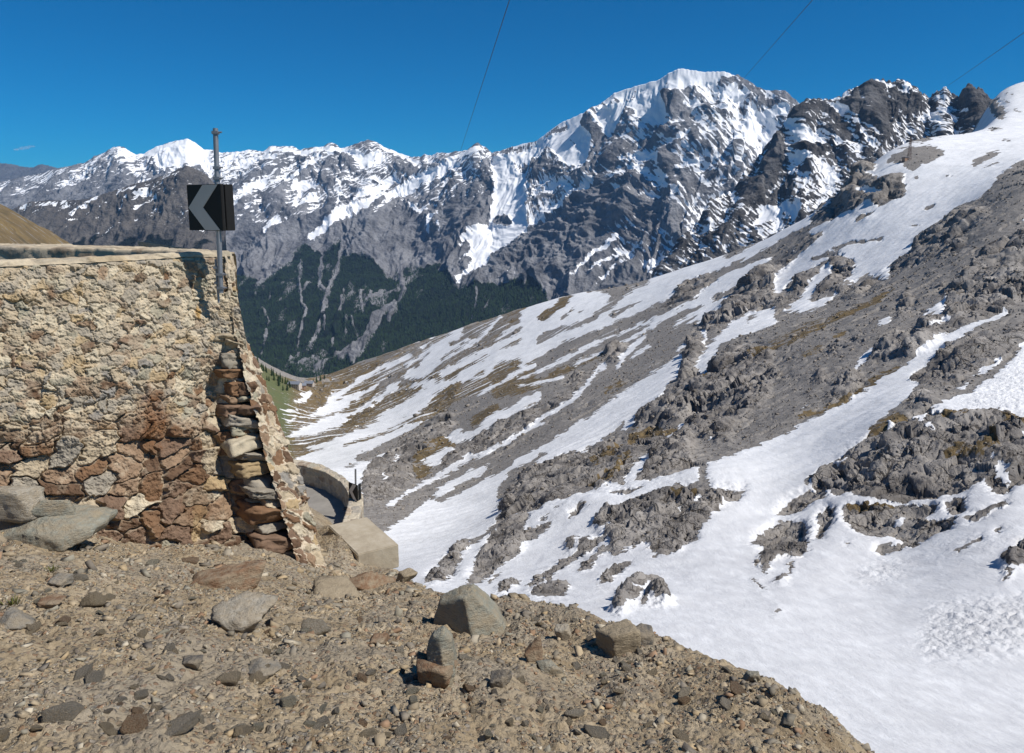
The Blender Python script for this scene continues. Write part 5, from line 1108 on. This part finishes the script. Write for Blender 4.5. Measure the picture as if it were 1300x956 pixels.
# hamlet at the head of the valley
M_wallp = N("pale_render"); M_wallp = M_wallp.out(M_wallp.mix(M_wallp.noise(M_wallp.pos(), .4, 5, .6), (.42, .37, .32), (.55, .50, .45)), .9)
M_brick = N("ochre_render"); M_brick = M_brick.out(M_brick.mix(M_brick.noise(M_brick.pos(), .4, 5, .6), (.30, .19, .13), (.40, .27, .19)), .9)
M_tin = metal("slate_grey_roof", (.22, .24, .28), .6, .2); M_win = N("window_glass").out((.02, .025, .03), .15, None, .5)
def house(u, v, yaw, L_, D_, H_, label, wm):
    p = on_slope(u, v); r_ = empty("mountain_house", p + Vector((0, 0, -.6)), yaw); tag(r_, label, "house", "houses of the valley hamlet")
    b_ = bmesh.new(); x, y = L_ / 2, D_ / 2; g = H_ + D_ * .28
    V = [b_.verts.new(q) for q in ((-x, -y, 0), (x, -y, 0), (x, y, 0), (-x, y, 0), (-x, -y, H_), (x, -y, H_), (x, y, H_), (-x, y, H_), (-x, 0, g), (x, 0, g))]
    for f in ((0, 1, 5, 4), (2, 3, 7, 6), (1, 2, 6, 9, 5), (3, 0, 4, 8, 7), (0, 3, 2, 1), (4, 5, 9, 8), (6, 7, 8, 9)): b_.faces.new([V[k] for k in f])
    finish("wall", b_, wm, r_)
    b_ = bmesh.new(); e = 1.0; t_ = .4
    for s_ in (-1, 1):
        q = [(-x - e, s_ * (y + e), H_ - .28 * 2 * e + .1), (x + e, s_ * (y + e), H_ - .28 * 2 * e + .1), (x + e, 0, g + .25), (-x - e, 0, g + .25)]
        lo = [b_.verts.new(c) for c in q]; hi = [b_.verts.new((c[0], c[1], c[2] + t_)) for c in q]
        b_.faces.new(lo); b_.faces.new(hi)
        for k in range(4): b_.faces.new((lo[k], lo[(k + 1) % 4], hi[(k + 1) % 4], hi[k]))
    rf = finish("roof", b_, M_tin, r_)
    b_ = bmesh.new(); slab(b_, Matrix.Translation((x * .4, D_ * .1, g + .6)), .9, .9, 2.0, 0); finish("chimney", b_, wm, rf)
    for fl in range(max(1, int(H_ // 3))):
        for k in range(int(L_ // 3.4)):
            b_ = bmesh.new(); slab(b_, Matrix.Translation((-x + 1.9 + k * 3.4, -y - .03, 1.6 + fl * 2.9)), 1.2, .12, 1.4, 0); finish("window", b_, M_win, r_)
house(374.5, 493.5, R(-12), 20, 11, 9.5, "pale house with a grey gabled roof at the left end of the valley hamlet", M_wallp)
house(383.5, 494.5, R(14), 13, 10, 8, "ochre house standing in the middle of the valley hamlet", M_brick)
house(393.0, 491, R(-6), 15, 10, 7.0, "pale low house at the right end of the valley hamlet", M_wallp)
# lift mast and its hut on the snow crest
p = on_slope(1156, 179, 880, 1300) ; mast = empty("lift_mast", p + Vector((0, 0, -1))); tag(mast, "slender lattice lift mast standing on the snowy crest below the dark ridge", "mast")
b_ = bmesh.new()
for sx in (-1, 1):
    for sy in (-1, 1): tube(b_, [(sx * 1.6, sy * 1.6, 0), (sx * .45, sy * .45, 26)], .20, 6)
for k in range(9):
    z0, z1 = k * 2.8, (k + 1) * 2.8; w0, w1_ = 1.6 - 1.15 * z0 / 26, 1.6 - 1.15 * z1 / 26; s_ = 1 if k % 2 else -1
    for sy in (-1, 1): tube(b_, [(-s_ * w0, sy * w0, z0), (s_ * w1_, sy * w1_, z1)], .11, 5); tube(b_, [(sy * w0, -s_ * w0, z0), (sy * w1_, s_ * w1_, z1)], .11, 5)
finish("lattice", b_, metal("rusty_steel", (.16, .10, .08), .7, .3), mast); b_ = bmesh.new(); slab(b_, Matrix.Translation((0, 0, 26.2)), 6.5, .7, .6, 0); finish("cross_arm", b_, M_cable, mast)
p = on_slope(1151, 179.5, 880, 1300); hut = empty("mast_hut", p + Vector((0, 0, -.8)), R(20)); tag(hut, "little dark hut on the snowy crest beside the lift mast", "hut")
b_ = bmesh.new(); slab(b_, Matrix.Translation((0, 0, 2.2)), 5, 4, 4.4, 0); finish("wall", b_, M_brick, hut); b_ = bmesh.new(); slab(b_, Matrix.Translation((0, 0, 4.6)), 6, 5, .5, 0); finish("roof", b_, M_tin, hut)

# ---------------------------------------------------------------- conifers
mm = N("conifer_needles"); M_needle = mm.out(mm.mix(mm.noise(mm.pos(), .6, 4, .6), (.010, .022, .010), (.034, .055, .024)), .9, None, .1)
mm = N("larch_needles"); M_larch = mm.out(mm.mix(mm.noise(mm.pos(), .6, 4, .6), (.020, .040, .012), (.050, .075, .028)), .9, None, .1)
M_bark = N("bark").out((.06, .045, .035), .95)
def conifer_mesh(seed, h, w, tiers):
    r_ = np.random.RandomState(seed); V, Fc = [], []
    for k in range(tiers):
        f = k / tiers; z0 = h * (.10 + .86 * f); z1 = z0 + h * (1.9 / tiers); rad = w * (1 - f) ** .8 * .5 + .12; nb = 9
        base = len(V); V.append((0, 0, z1))
        for j in range(nb):
            a = 2 * math.pi * (j + r_.rand() * .6) / nb; q = rad * r_.uniform(.6, 1.15); V.append((math.cos(a) * q, math.sin(a) * q, z0 - r_.rand() * h * .03))
            a2 = a + math.pi / nb; V.append((math.cos(a2) * q * .45, math.sin(a2) * q * .45, z0 + h * .035))
        m_ = nb * 2
        for j in range(m_): Fc.append((base, base + 1 + j, base + 1 + (j + 1) % m_))
    return np.array(V), np.array(Fc)
CM = []
for s_ in range(5):
    V, Fc = conifer_mesh(s_, 10, 4.2, 8); CM.append(mesh_np("crown", V, Fc, smooth=False)); CM[-1].materials.append(M_needle if s_ < 3 else M_larch)
b_ = bmesh.new(); tube(b_, [(0, 0, -.6), (0, 0, 2), (0, 0, 9)], [.25, .2, .04], 7); TR = bpy.data.meshes.new("trunk"); b_.to_mesh(TR); b_.free(); TR.materials.append(M_bark)
rt = random.Random(5); spots = []
lip = [(302, 438), (310, 446), (320, 455), (330, 463), (340, 471), (350, 477), (358, 482), (366, 486)]
for k in range(58):
    q = rt.random() * (len(lip) - 1.01); i = int(q); f = q - i; u = lip[i][0] * (1 - f) + lip[i + 1][0] * f; v = lip[i][1] * (1 - f) + lip[i + 1][1] * f
    spots.append((u + rt.uniform(-2, 3), v + 1.5 + abs(rt.gauss(0, 5))))
for u, v in [(402, 486), (407, 484), (398, 487), (412, 482)]: spots.append((u, v))
for i, (u, v) in enumerate(spots):
    p = on_slope(u, v, 300); sc = rt.uniform(.75, 1.35)
    e_ = empty("pine_tree", p + Vector((0, 0, -.2)), rt.random() * 6.28); e_.scale = (sc, sc, sc * rt.uniform(.9, 1.2))
    tag(e_, "small dark conifer at the edge of the meadow above the valley hamlet", "tree", "conifers along the meadow edge")
    link("crown", CM[i % 5], None, e_); link("trunk", TR, None, e_)
# the woods across the valley, one mass
X2, Y2, Z2, fb_, U2, V2 = BB
r_ = np.random.RandomState(3); ok = np.argwhere((fb_ > .35) & (V2 > 250) & (U2 > 285) & (U2 < 720) & (V2 < 500))
pick = ok[r_.randint(0, len(ok), 26000)]
Px, Py, Pz = X2[pick[:, 0], pick[:, 1]], Y2[pick[:, 0], pick[:, 1]], Z2[pick[:, 0], pick[:, 1]]
hgt = r_.uniform(11, 24, len(pick)); wd = hgt * r_.uniform(.16, .24, len(pick)); an = r_.rand(len(pick)) * 6.28
vv_ = []
for j in range(5): vv_.append(np.stack([Px + np.cos(an + j * 1.2566) * wd, Py + np.sin(an + j * 1.2566) * wd, Pz - 1], -1))
vv_.append(np.stack([Px, Py, Pz + hgt], -1)); VV_ = np.stack(vv_, 1).reshape(-1, 3); b0 = np.arange(len(pick))[:, None] * 6
FF_ = np.concatenate([np.concatenate([b0 + j, b0 + (j + 1) % 5, b0 + 5], 1) for j in range(5)])
tag(link("forest", mesh_np("forest", VV_, FF_, smooth=False), M_needle), kind="stuff")
# ================================================================== boulders, loose stones and gravel on the bank
def rock_mat(name, lo, hi, vein=None):
    m = N(name); P = m.pos(); n1 = m.noise(P, 7, 9, .68); n2 = m.noise(P, 45, 6, .7)
    c = m.ramp(n1, [(.28, lo), (.52, tuple((a + b) / 2 for a, b in zip(lo, hi))), (.72, hi)])
    if vein: c = m.mix(m.math('MULTIPLY', m.step(m.noise(m.mapping(P, (1, 1, 3.5), (.4, .3, 0)), 5, 6, .6), .54, .66), .7), c, vein)
    c = m.mix(m.math('MULTIPLY', m.step(m.noise(P, 11, 7, .7), .36, .60), .68), c, (.33, .268, .185))
    n5 = m.noise(m.mapping(P, (1, 1, 4), (.5, .2, 0)), 16, 6, .7)
    return m.out(c, .95, m.bump(m.math('ADD', m.math('ADD', m.math('MULTIPLY', n1, .045), m.math('MULTIPLY', n2, .010)), m.math('MULTIPLY', n5, .022)), 1, 1), .1)
RM = {"green": rock_mat("green_grey_schist", (.19, .19, .155), (.39, .385, .315), (.38, .31, .20)), "grey": rock_mat("grey_gneiss", (.18, .168, .145), (.36, .335, .285)),
      "rust": rock_mat("rusty_rock", (.15, .083, .048), (.33, .205, .125), (.34, .28, .20)), "tan": rock_mat("tan_rock", (.25, .20, .135), (.44, .365, .255)), "pale": rock_mat("pale_rock", (.32, .285, .225), (.50, .455, .375)), "dark": rock_mat("dark_slate", (.085, .082, .078), (.20, .19, .175))}
def boulder(u, v, wpx, hpx, mat, label, seed, depth=1.0, sink=.25, tilt=(0, 0, 0), planes=12, name="boulder", sub=4, rough=.045, Y=None):
    """u, v = foot of the rock on the bank; size in photo pixels at that distance"""
    p = on_ground(u, v) if Y is None else at(u, v, Y); s_ = (p.y * CP - p.z * SP) / F
    P_, Fc = rock_shape(seed, sub, planes, 1.0, rough)
    P_ = (P_ - (P_.max(0) + P_.min(0)) / 2) / ((P_.max(0) - P_.min(0)) / 2)
    P_ = P_ * np.array((wpx / 2, wpx / 2 * depth, hpx / 2 * 1.05)) * s_
    M3 = np.array(Matrix.Rotation(tilt[2], 3, 'Z') @ Matrix.Rotation(tilt[1], 3, 'Y') @ Matrix.Rotation(tilt[0], 3, 'X')); P_ = P_ @ M3.T
    me = mesh_np(name, P_, Fc, smooth=False); o = link(name, me, RM[mat]); o.location = p + Vector((0, wpx / 2 * depth * s_ * .6, hpx * s_ * (.5 - sink)))
    return tag(o, label, "rock")
def outline_boulder(pts, foot, front, mat, label, seed, thick=.7, rough=.02):
    """an angular block: convex silhouette from the survey, cut at front and back by sloping planes"""
    p = on_ground(*foot); s_ = (p.y * CP - p.z * SP) / F
    q = np.array(pts, float); c = q.mean(0); q = (q - c) * np.array((1, -1)) * s_; R0 = np.abs(q).max()
    nr, hg = [], []
    for (ax, az), (bx, bz) in zip(q, np.roll(q, -1, 0)):
        nx, nz = (bz - az), -(bx - ax)
        if nx * (ax + bx) + nz * (az + bz) < 0: nx, nz = -nx, -nz
        L_ = math.hypot(nx, nz); nx, nz = nx / L_, nz / L_; nr.append((nx, 0.0, nz)); hg.append(nx * ax + nz * az)
    for (n_, d_) in front: n_ = np.array(n_, float); nr.append(tuple(n_ / np.linalg.norm(n_))); hg.append(d_ * R0 * thick)
    V, Fc = ICO[5]; dd = V @ np.array(nr).T; rad = np.min(np.where(dd > .02, np.array(hg) / np.maximum(dd, .02), 9), 1)
    P_ = V * rad[:, None]; P_ = P_ * (1 + rough * (perlin(V[:, 0] * 4 + seed, V[:, 1] * 4 + V[:, 2] * 3, 5) + .6 * perlin(V[:, 0] * 11 + seed, V[:, 2] * 11 + V[:, 1] * 7, 6))[:, None])
    o = link("boulder", mesh_np("boulder", P_, Fc, smooth=False), RM[mat]); k_ = at(c[0], c[1], p.y + R0 * thick * .5); o.location = k_
    return tag(o, label, "rock")
outline_boulder([(546, 806), (556, 768), (584, 752), (606, 747), (622, 757), (634, 782), (660, 808), (654, 832), (556, 834)], (600, 806), [((-.75, -1, .25), .55), ((.55, -1, .55), .50), ((.1, -1, -.2), .8), ((0, 1, .3), .8), ((.4, 1, 0), .8)], "green", "big pointed grey green boulder standing on the crest of the dirt bank", 3, .75)
outline_boulder([(542, 822), (550, 804), (563, 797), (574, 810), (579, 850), (572, 872), (548, 868)], (560, 866), [((-.6, -1, .2), .5), ((.7, -1, .35), .55), ((0, 1, .3), .7)], "green", "upright dark-sided boulder just left of and below the big pointed boulder", 13, .75, .035)
boulder(552, 872, 56, 32, "rust", "flat reddish boulder at the foot of the upright dark-sided boulder", 921, .9, .2, (0, R(6), 0), 9)
outline_boulder([(-30, 658), (60, 653), (98, 658), (129, 666), (123, 679), (84, 692), (-30, 690)], (50, 696), [((-.15, -1, .1), .42), ((.9, -1, .1), .66), ((.05, -.55, 1), .24), ((-.3, -.4, 1), .27), ((0, 1, .3), .7)], "green", "large flat grey green slab lying against the foot of the stone wall", 8, .8, .05)
boulder(14, 660, 66, 46, "pale", "pale squarish stone wedged above the flat slab at the wall foot", 934, .6, .1, (0, R(-8), 0), 10, Y=6.75)
boulder(62, 662, 62, 32, "green", "small grey green slab behind the large flat slab at the wall foot", 935, .6, .1, (0, R(10), R(20)), 10, Y=6.85)
boulder(300, 800, 84, 38, "pale", "knobbly whitish grey rock half buried in the middle of the dirt bank", 941, .8, .30, (0, R(-5), R(-12)), 16, rough=.12)
boulder(285, 748, 100, 34, "rust", "long reddish brown slab half buried below the broken wall corner", 951, .6, .42, (0, R(-14), R(18)), 9)
boulder(790, 829, 54, 36, "tan", "tan wedge-shaped rock with a dark left side near the right end of the bank", 962, .9, .15, (0, R(-10), R(30)), 8)
boulder(814, 818, 36, 24, "dark", "dark smooth rock next to the tan wedge-shaped rock", 963, .9, .2, (0, R(14), 0), 11)
boulder(568, 752, 44, 24, "green", "mossy rounded rock on the bank lip between the concrete block and the pointed boulder", 971, .9, .2, (0, 0, 0), 14)
boulder(534, 742, 38, 22, "green", "flat greenish rock on the bank lip just right of the concrete block", 972, .9, .25, (0, R(6), 0), 12)
boulder(516, 740, 24, 14, "tan", "orange brown stone tucked under the right corner of the concrete block", 973, .9, .2, (0, 0, R(30)), 10)
boulder(468, 748, 60, 22, "rust", "rusty flat stone lying in front of the concrete block", 974, .7, .35, (0, R(-4), 0), 9)
boulder(425, 757, 66, 18, "tan", "pale flat slab sunk in the dirt left of the concrete block", 975, .8, .4, (0, R(5), R(12)), 9)
boulder(16, 798, 44, 20, "grey", "grey slab lying at the left edge of the dirt bank below the wall", 981, .9, .3, (0, R(-7), 0), 10)
boulder(62, 772, 32, 12, "rust", "thin brown stone plate on the dirt left of the knobbly rock", 982, .9, .25, (0, R(8), 0), 9)
boulder(74, 745, 24, 14, "grey", "blue grey stone chip on the dirt below the flat slab", 983, .9, .25, (0, 0, 0), 9)
boulder(330, 862, 46, 18, "grey", "rounded grey brown rock low down in the dirt under the knobbly rock", 984, .9, .35, (0, R(5), 0), 12)
boulder(240, 848, 30, 13, "dark", "dark angular stone in the dirt left of the rounded grey brown rock", 985, .9, .3, (0, R(-5), 0), 10)
boulder(700, 858, 36, 17, "green", "flat greenish stone on the bank right of the pointed boulder", 986, .9, .3, (0, R(8), R(20)), 9)
boulder(636, 872, 30, 20, "dark", "dark upright stone on the bank below the pointed boulder", 987, .8, .2, (0, R(-8), 0), 9)
boulder(678, 840, 26, 30, "rust", "reddish triangular stone on the bank right of the pointed boulder", 988, .8, .2, (0, R(-14), 0), 8)
boulder(715, 812, 24, 18, "pale", "pale rounded stone near the crest of the bank", 989, .9, .2, (0, 0, 0), 11)
boulder(480, 820, 26, 14, "rust", "rusty brown stone left of the upright dark-sided boulder", 990, .9, .25, (0, R(6), 0), 9)
boulder(955, 866, 22, 14, "green", "greenish stone on the far right lip of the bank", 991, .9, .25, (0, 0, 0), 10)
# loose stones one can count
r_ = np.random.RandomState(77); kinds = ["grey", "tan", "rust", "dark", "green", "pale"]; words_ = {"grey": "grey", "tan": "tan", "rust": "rust brown", "dark": "dark", "green": "greenish grey", "pale": "pale"}
protos = {}
for k in kinds:
    for j in range(4):
        P_, Fc = rock_shape(1200 + j * 17 + kinds.index(k) * 5, 3, 9 + j, .62, .05); P_[:, 1] *= (.7, .9, .8, 1)[j]
        me = mesh_np("loose_stone", P_, Fc, smooth=False); me.materials.append(RM[k]); protos[k, j] = me
n_l = 0; tries = 0
while n_l < 270 and tries < 6000:
    tries += 1
    u = r_.uniform(-20, 1000); v = r_.uniform(690, 940)
    if v < np.interp(u, [0, 120, 290, 450, 505, 600, 740, 850, 980], [668, 690, 712, 735, 742, 762, 782, 820, 872]): continue
    p = on_ground(u, v)
    if p.y > 9.5: continue
    size = float(np.clip(r_.lognormal(math.log(.024), .5), .013, .085)) * (.75 + .25 * p.y / 5)
    k = kinds[r_.choice(6, p=[.24, .32, .15, .05, .12, .12])]; j = r_.randint(4)
    o = bpy.data.objects.new("loose_stone", protos[k, j]); COL.objects.link(o); o.location = p + Vector((0, 0, size * .18)); o.scale = (size * r_.uniform(.8, 1.4), size, size * r_.uniform(.7, 1.1)); o.rotation_euler = (r_.normal() * .3, r_.normal() * .3, r_.rand() * 6.28)
    tag(o, "loose %s stone among the rubble on the dirt bank" % words_[k], "stone", "loose stones on the dirt bank"); n_l += 1
# gravel too small and too many to count
def scatter(n, ulim, smin, smax, seed, ymax):
    r_ = np.random.RandomState(seed)
    a = r_.uniform(-.80, .62, n); l = math.log(1.75) + (math.log(ymax) - math.log(1.75)) * r_.rand(n) ** .75; y = np.exp(l); x = a * y; z = ground_z(x, y)
    keep = fbm(x / .6, y / .6, 3, 401) + r_.normal(size=n) * .16 > -.02
    x, y, z = x[keep], y[keep], z[keep]; n = len(x)
    V0_ = np.array([(x, y, z) for x in (-1, 1) for y in (-1, 1) for z in (-1, 1)], float) * .72; F0_ = np.array([(0, 1, 3), (0, 3, 2), (4, 6, 7), (4, 7, 5), (0, 4, 5), (0, 5, 1), (2, 3, 7), (2, 7, 6), (0, 2, 6), (0, 6, 4), (1, 5, 7), (1, 7, 3)]); s = np.exp(r_.uniform(math.log(smin), math.log(smax), n)) * np.clip(y / 4.5, .7, 1.8)
    V = V0_[None] * r_.uniform(.25, 1.55, (n, len(V0_), 3)); V = V * np.stack([r_.uniform(.9, 1.8, n), r_.uniform(.6, 1.1, n), r_.uniform(.28, .75, n)], -1)[:, None]
    an = r_.rand(n) * 6.28; ti = r_.normal(size=n) * .45; c, s_ = np.cos(an)[:, None], np.sin(an)[:, None]
    Z = V[..., 2] * np.cos(ti)[:, None] + V[..., 0] * np.sin(ti)[:, None]; X_ = V[..., 0] * np.cos(ti)[:, None] - V[..., 2] * np.sin(ti)[:, None]
    V = np.stack([X_ * c - V[..., 1] * s_, X_ * s_ + V[..., 1] * c, Z], -1) * s[:, None, None] + np.stack([x, y, z + s * .15], -1)[:, None]
    pal = np.array([(.27, .235, .18), (.36, .29, .195), (.22, .19, .15), (.29, .19, .12), (.29, .265, .205), (.44, .385, .29), (.16, .14, .115), (.38, .29, .175)])
    col = pal[r_.choice(8, n, p=[.22, .24, .15, .09, .09, .07, .06, .08])] * r_.uniform(.75, 1.2, (n, 1)); col = np.repeat(np.concatenate([col, np.ones((n, 1))], 1), len(V0_), 0)
    return V.reshape(-1, 3), (F0_[None] + np.arange(n)[:, None, None] * len(V0_)).reshape(-1, 3), col
A1 = scatter(56000, None, .003, .012, 5, 10); A2 = scatter(3400, None, .015, .038, 6, 10)
gv = mesh_np("gravel", np.concatenate([A1[0], A2[0]]), np.concatenate([A1[1], A2[1] + len(A1[0])]), smooth=False, attrs={"col": np.concatenate([A1[2], A2[2]])})
tag(link("gravel", gv, stone_mat("gravel_stone", .004)), kind="stuff")
# a few sprigs of dry moss and a tiny weed
mm = N("weed_leaf"); M_weed = mm.out(mm.mix(mm.noise(mm.pos(), 30, 3), (.06, .075, .02), (.15, .14, .035)), .8)
for (u, v, sc, lab) in [(65, 726, .05, "tiny yellow green weed on the dirt below the large flat slab"), (16, 768, .06, "small tuft of green weed beside the grey slab at the left edge")]:
    p = on_ground(u, v); V, Fc = [], []
    q_ = np.random.RandomState(int(u))
    for j in range(60):
        a = q_.rand() * 6.28; r0 = q_.rand() * sc; L_ = sc * q_.uniform(.4, .9); b0 = len(V); d = np.array((math.cos(a), math.sin(a), 0)); s__ = np.array((-math.sin(a), math.cos(a), 0)) * sc * .07
        c0 = d * r0; V += [c0 - s__, c0 + s__, c0 + d * L_ * .4 + np.array((0, 0, L_ * .6)) + s__, c0 + d * L_ * .6 + np.array((0, 0, L_ * .9))]; Fc += [(b0, b0 + 1, b0 + 2), (b0, b0 + 2, b0 + 3)]
    o = link("weed", mesh_np("weed", np.array(V), np.array(Fc), smooth=False), M_weed); o.location = p; tag(o, lab, "plant")
# ================================================================== light, sky, render settings
SUN_AZ, SUN_EL = R(109), R(52)
s = Vector((math.sin(SUN_AZ) * math.cos(SUN_EL), math.cos(SUN_AZ) * math.cos(SUN_EL), math.sin(SUN_EL)))
sd = bpy.data.lights.new("sun", 'SUN'); sd.energy = 4.7; sd.angle = R(0.53); sd.color = (1.0, 0.955, 0.89)
so = bpy.data.objects.new("sun", sd); COL.objects.link(so); so.rotation_euler = s.to_track_quat('Z', 'Y').to_euler()
w = bpy.data.worlds.new("World"); SC.world = w; w.use_nodes = True
nt = w.node_tree; bg = nt.nodes["Background"]
sky = nt.nodes.new("ShaderNodeTexSky"); sky.sky_type = 'NISHITA'; sky.sun_disc = False
sky.sun_elevation = SUN_EL; sky.sun_rotation = SUN_AZ; sky.altitude = 2600; sky.air_density = 1.0; sky.dust_density = 0.05; sky.ozone_density = 4.0
hs = nt.nodes.new("ShaderNodeHueSaturation"); hs.inputs["Saturation"].default_value = 2.3
nt.links.new(sky.outputs[0], hs.inputs["Color"]); nt.links.new(hs.outputs[0], bg.inputs[0]); bg.inputs[1].default_value = 0.078
SC.render.engine = 'CYCLES'
SC.cycles.use_denoising = True
try: SC.cycles.denoiser = 'OPENIMAGEDENOISE'
except Exception: pass
SC.cycles.max_bounces = 4; SC.cycles.diffuse_bounces = 3; SC.cycles.volume_bounces = 0
SC.cycles.caustics_reflective = False; SC.cycles.caustics_refractive = False
SC.view_settings.view_transform = 'Standard'; SC.view_settings.look = 'None'
SC.view_settings.exposure = 0.15; SC.view_settings.gamma = 1.0; SC.view_settings.use_curve_mapping = False

# the mountain air
def build_haze():
    v = [(x, y, z) for x in (-15000, 15000) for y in (-400, 24000) for z in (-4200, 1420)]
    f = [(0, 1, 3, 2), (4, 6, 7, 5), (0, 4, 5, 1), (2, 3, 7, 6), (0, 2, 6, 4), (1, 5, 7, 3)]
    me = bpy.data.meshes.new("haze"); me.from_pydata(v, [], f); me.update()
    b_ = bmesh.new(); b_.from_mesh(me); bmesh.ops.recalc_face_normals(b_, faces=b_.faces); b_.to_mesh(me); b_.free()
    m = bpy.data.materials.new("air"); m.use_nodes = True; t = m.node_tree; t.nodes.clear()
    o = t.nodes.new("ShaderNodeOutputMaterial"); p = t.nodes.new("ShaderNodeVolumePrincipled")
    p.inputs["Color"].default_value = (0.30, 0.57, 1.0, 1); p.inputs["Density"].default_value = HAZE
    t.links.new(p.outputs[0], o.inputs["Volume"])
    tag(link("haze", me, m), kind="stuff")
HAZE = 1.8e-5
build_haze()

# one wisp of cloud low in the sky, beyond the air box
bm_ = bmesh.new(); r_ = random.Random(2); c0_ = at(30, 188, 60000)
for i in range(9):
    t_ = i / 8 - .5; t2 = bmesh.new(); bmesh.ops.create_icosphere(t2, subdivisions=3, radius=1.0)
    q = Vector((t_ * 1300, r_.uniform(-150, 150), t_ * 260 + r_.uniform(-30, 30))); k_ = 1 - abs(t_) * 1.3
    for v in t2.verts: v.co = Vector((v.co.x * (260 * k_ + 60), v.co.y * 200, v.co.z * (95 * k_ + 25))) * (1 + .25 * float(perlin(v.co.x * 2 + i, v.co.z * 2 + v.co.y, 9))) + q
    tm = bpy.data.meshes.new("t"); t2.to_mesh(tm); t2.free(); bm_.from_mesh(tm); bpy.data.meshes.remove(tm)
me = bpy.data.meshes.new("cloud"); bm_.to_mesh(me); bm_.free()
m_ = bpy.data.materials.new("cloud_vapour"); m_.use_nodes = True; t = m_.node_tree; t.nodes.clear()
o_ = t.nodes.new("ShaderNodeOutputMaterial"); p_ = t.nodes.new("ShaderNodeVolumePrincipled"); p_.inputs["Color"].default_value = (.95, .93, .95, 1); p_.inputs["Density"].default_value = .0013
t.links.new(p_.outputs[0], o_.inputs["Volume"])
co = link("cloud", me, m_); co.location = c0_; tag(co, kind="stuff")
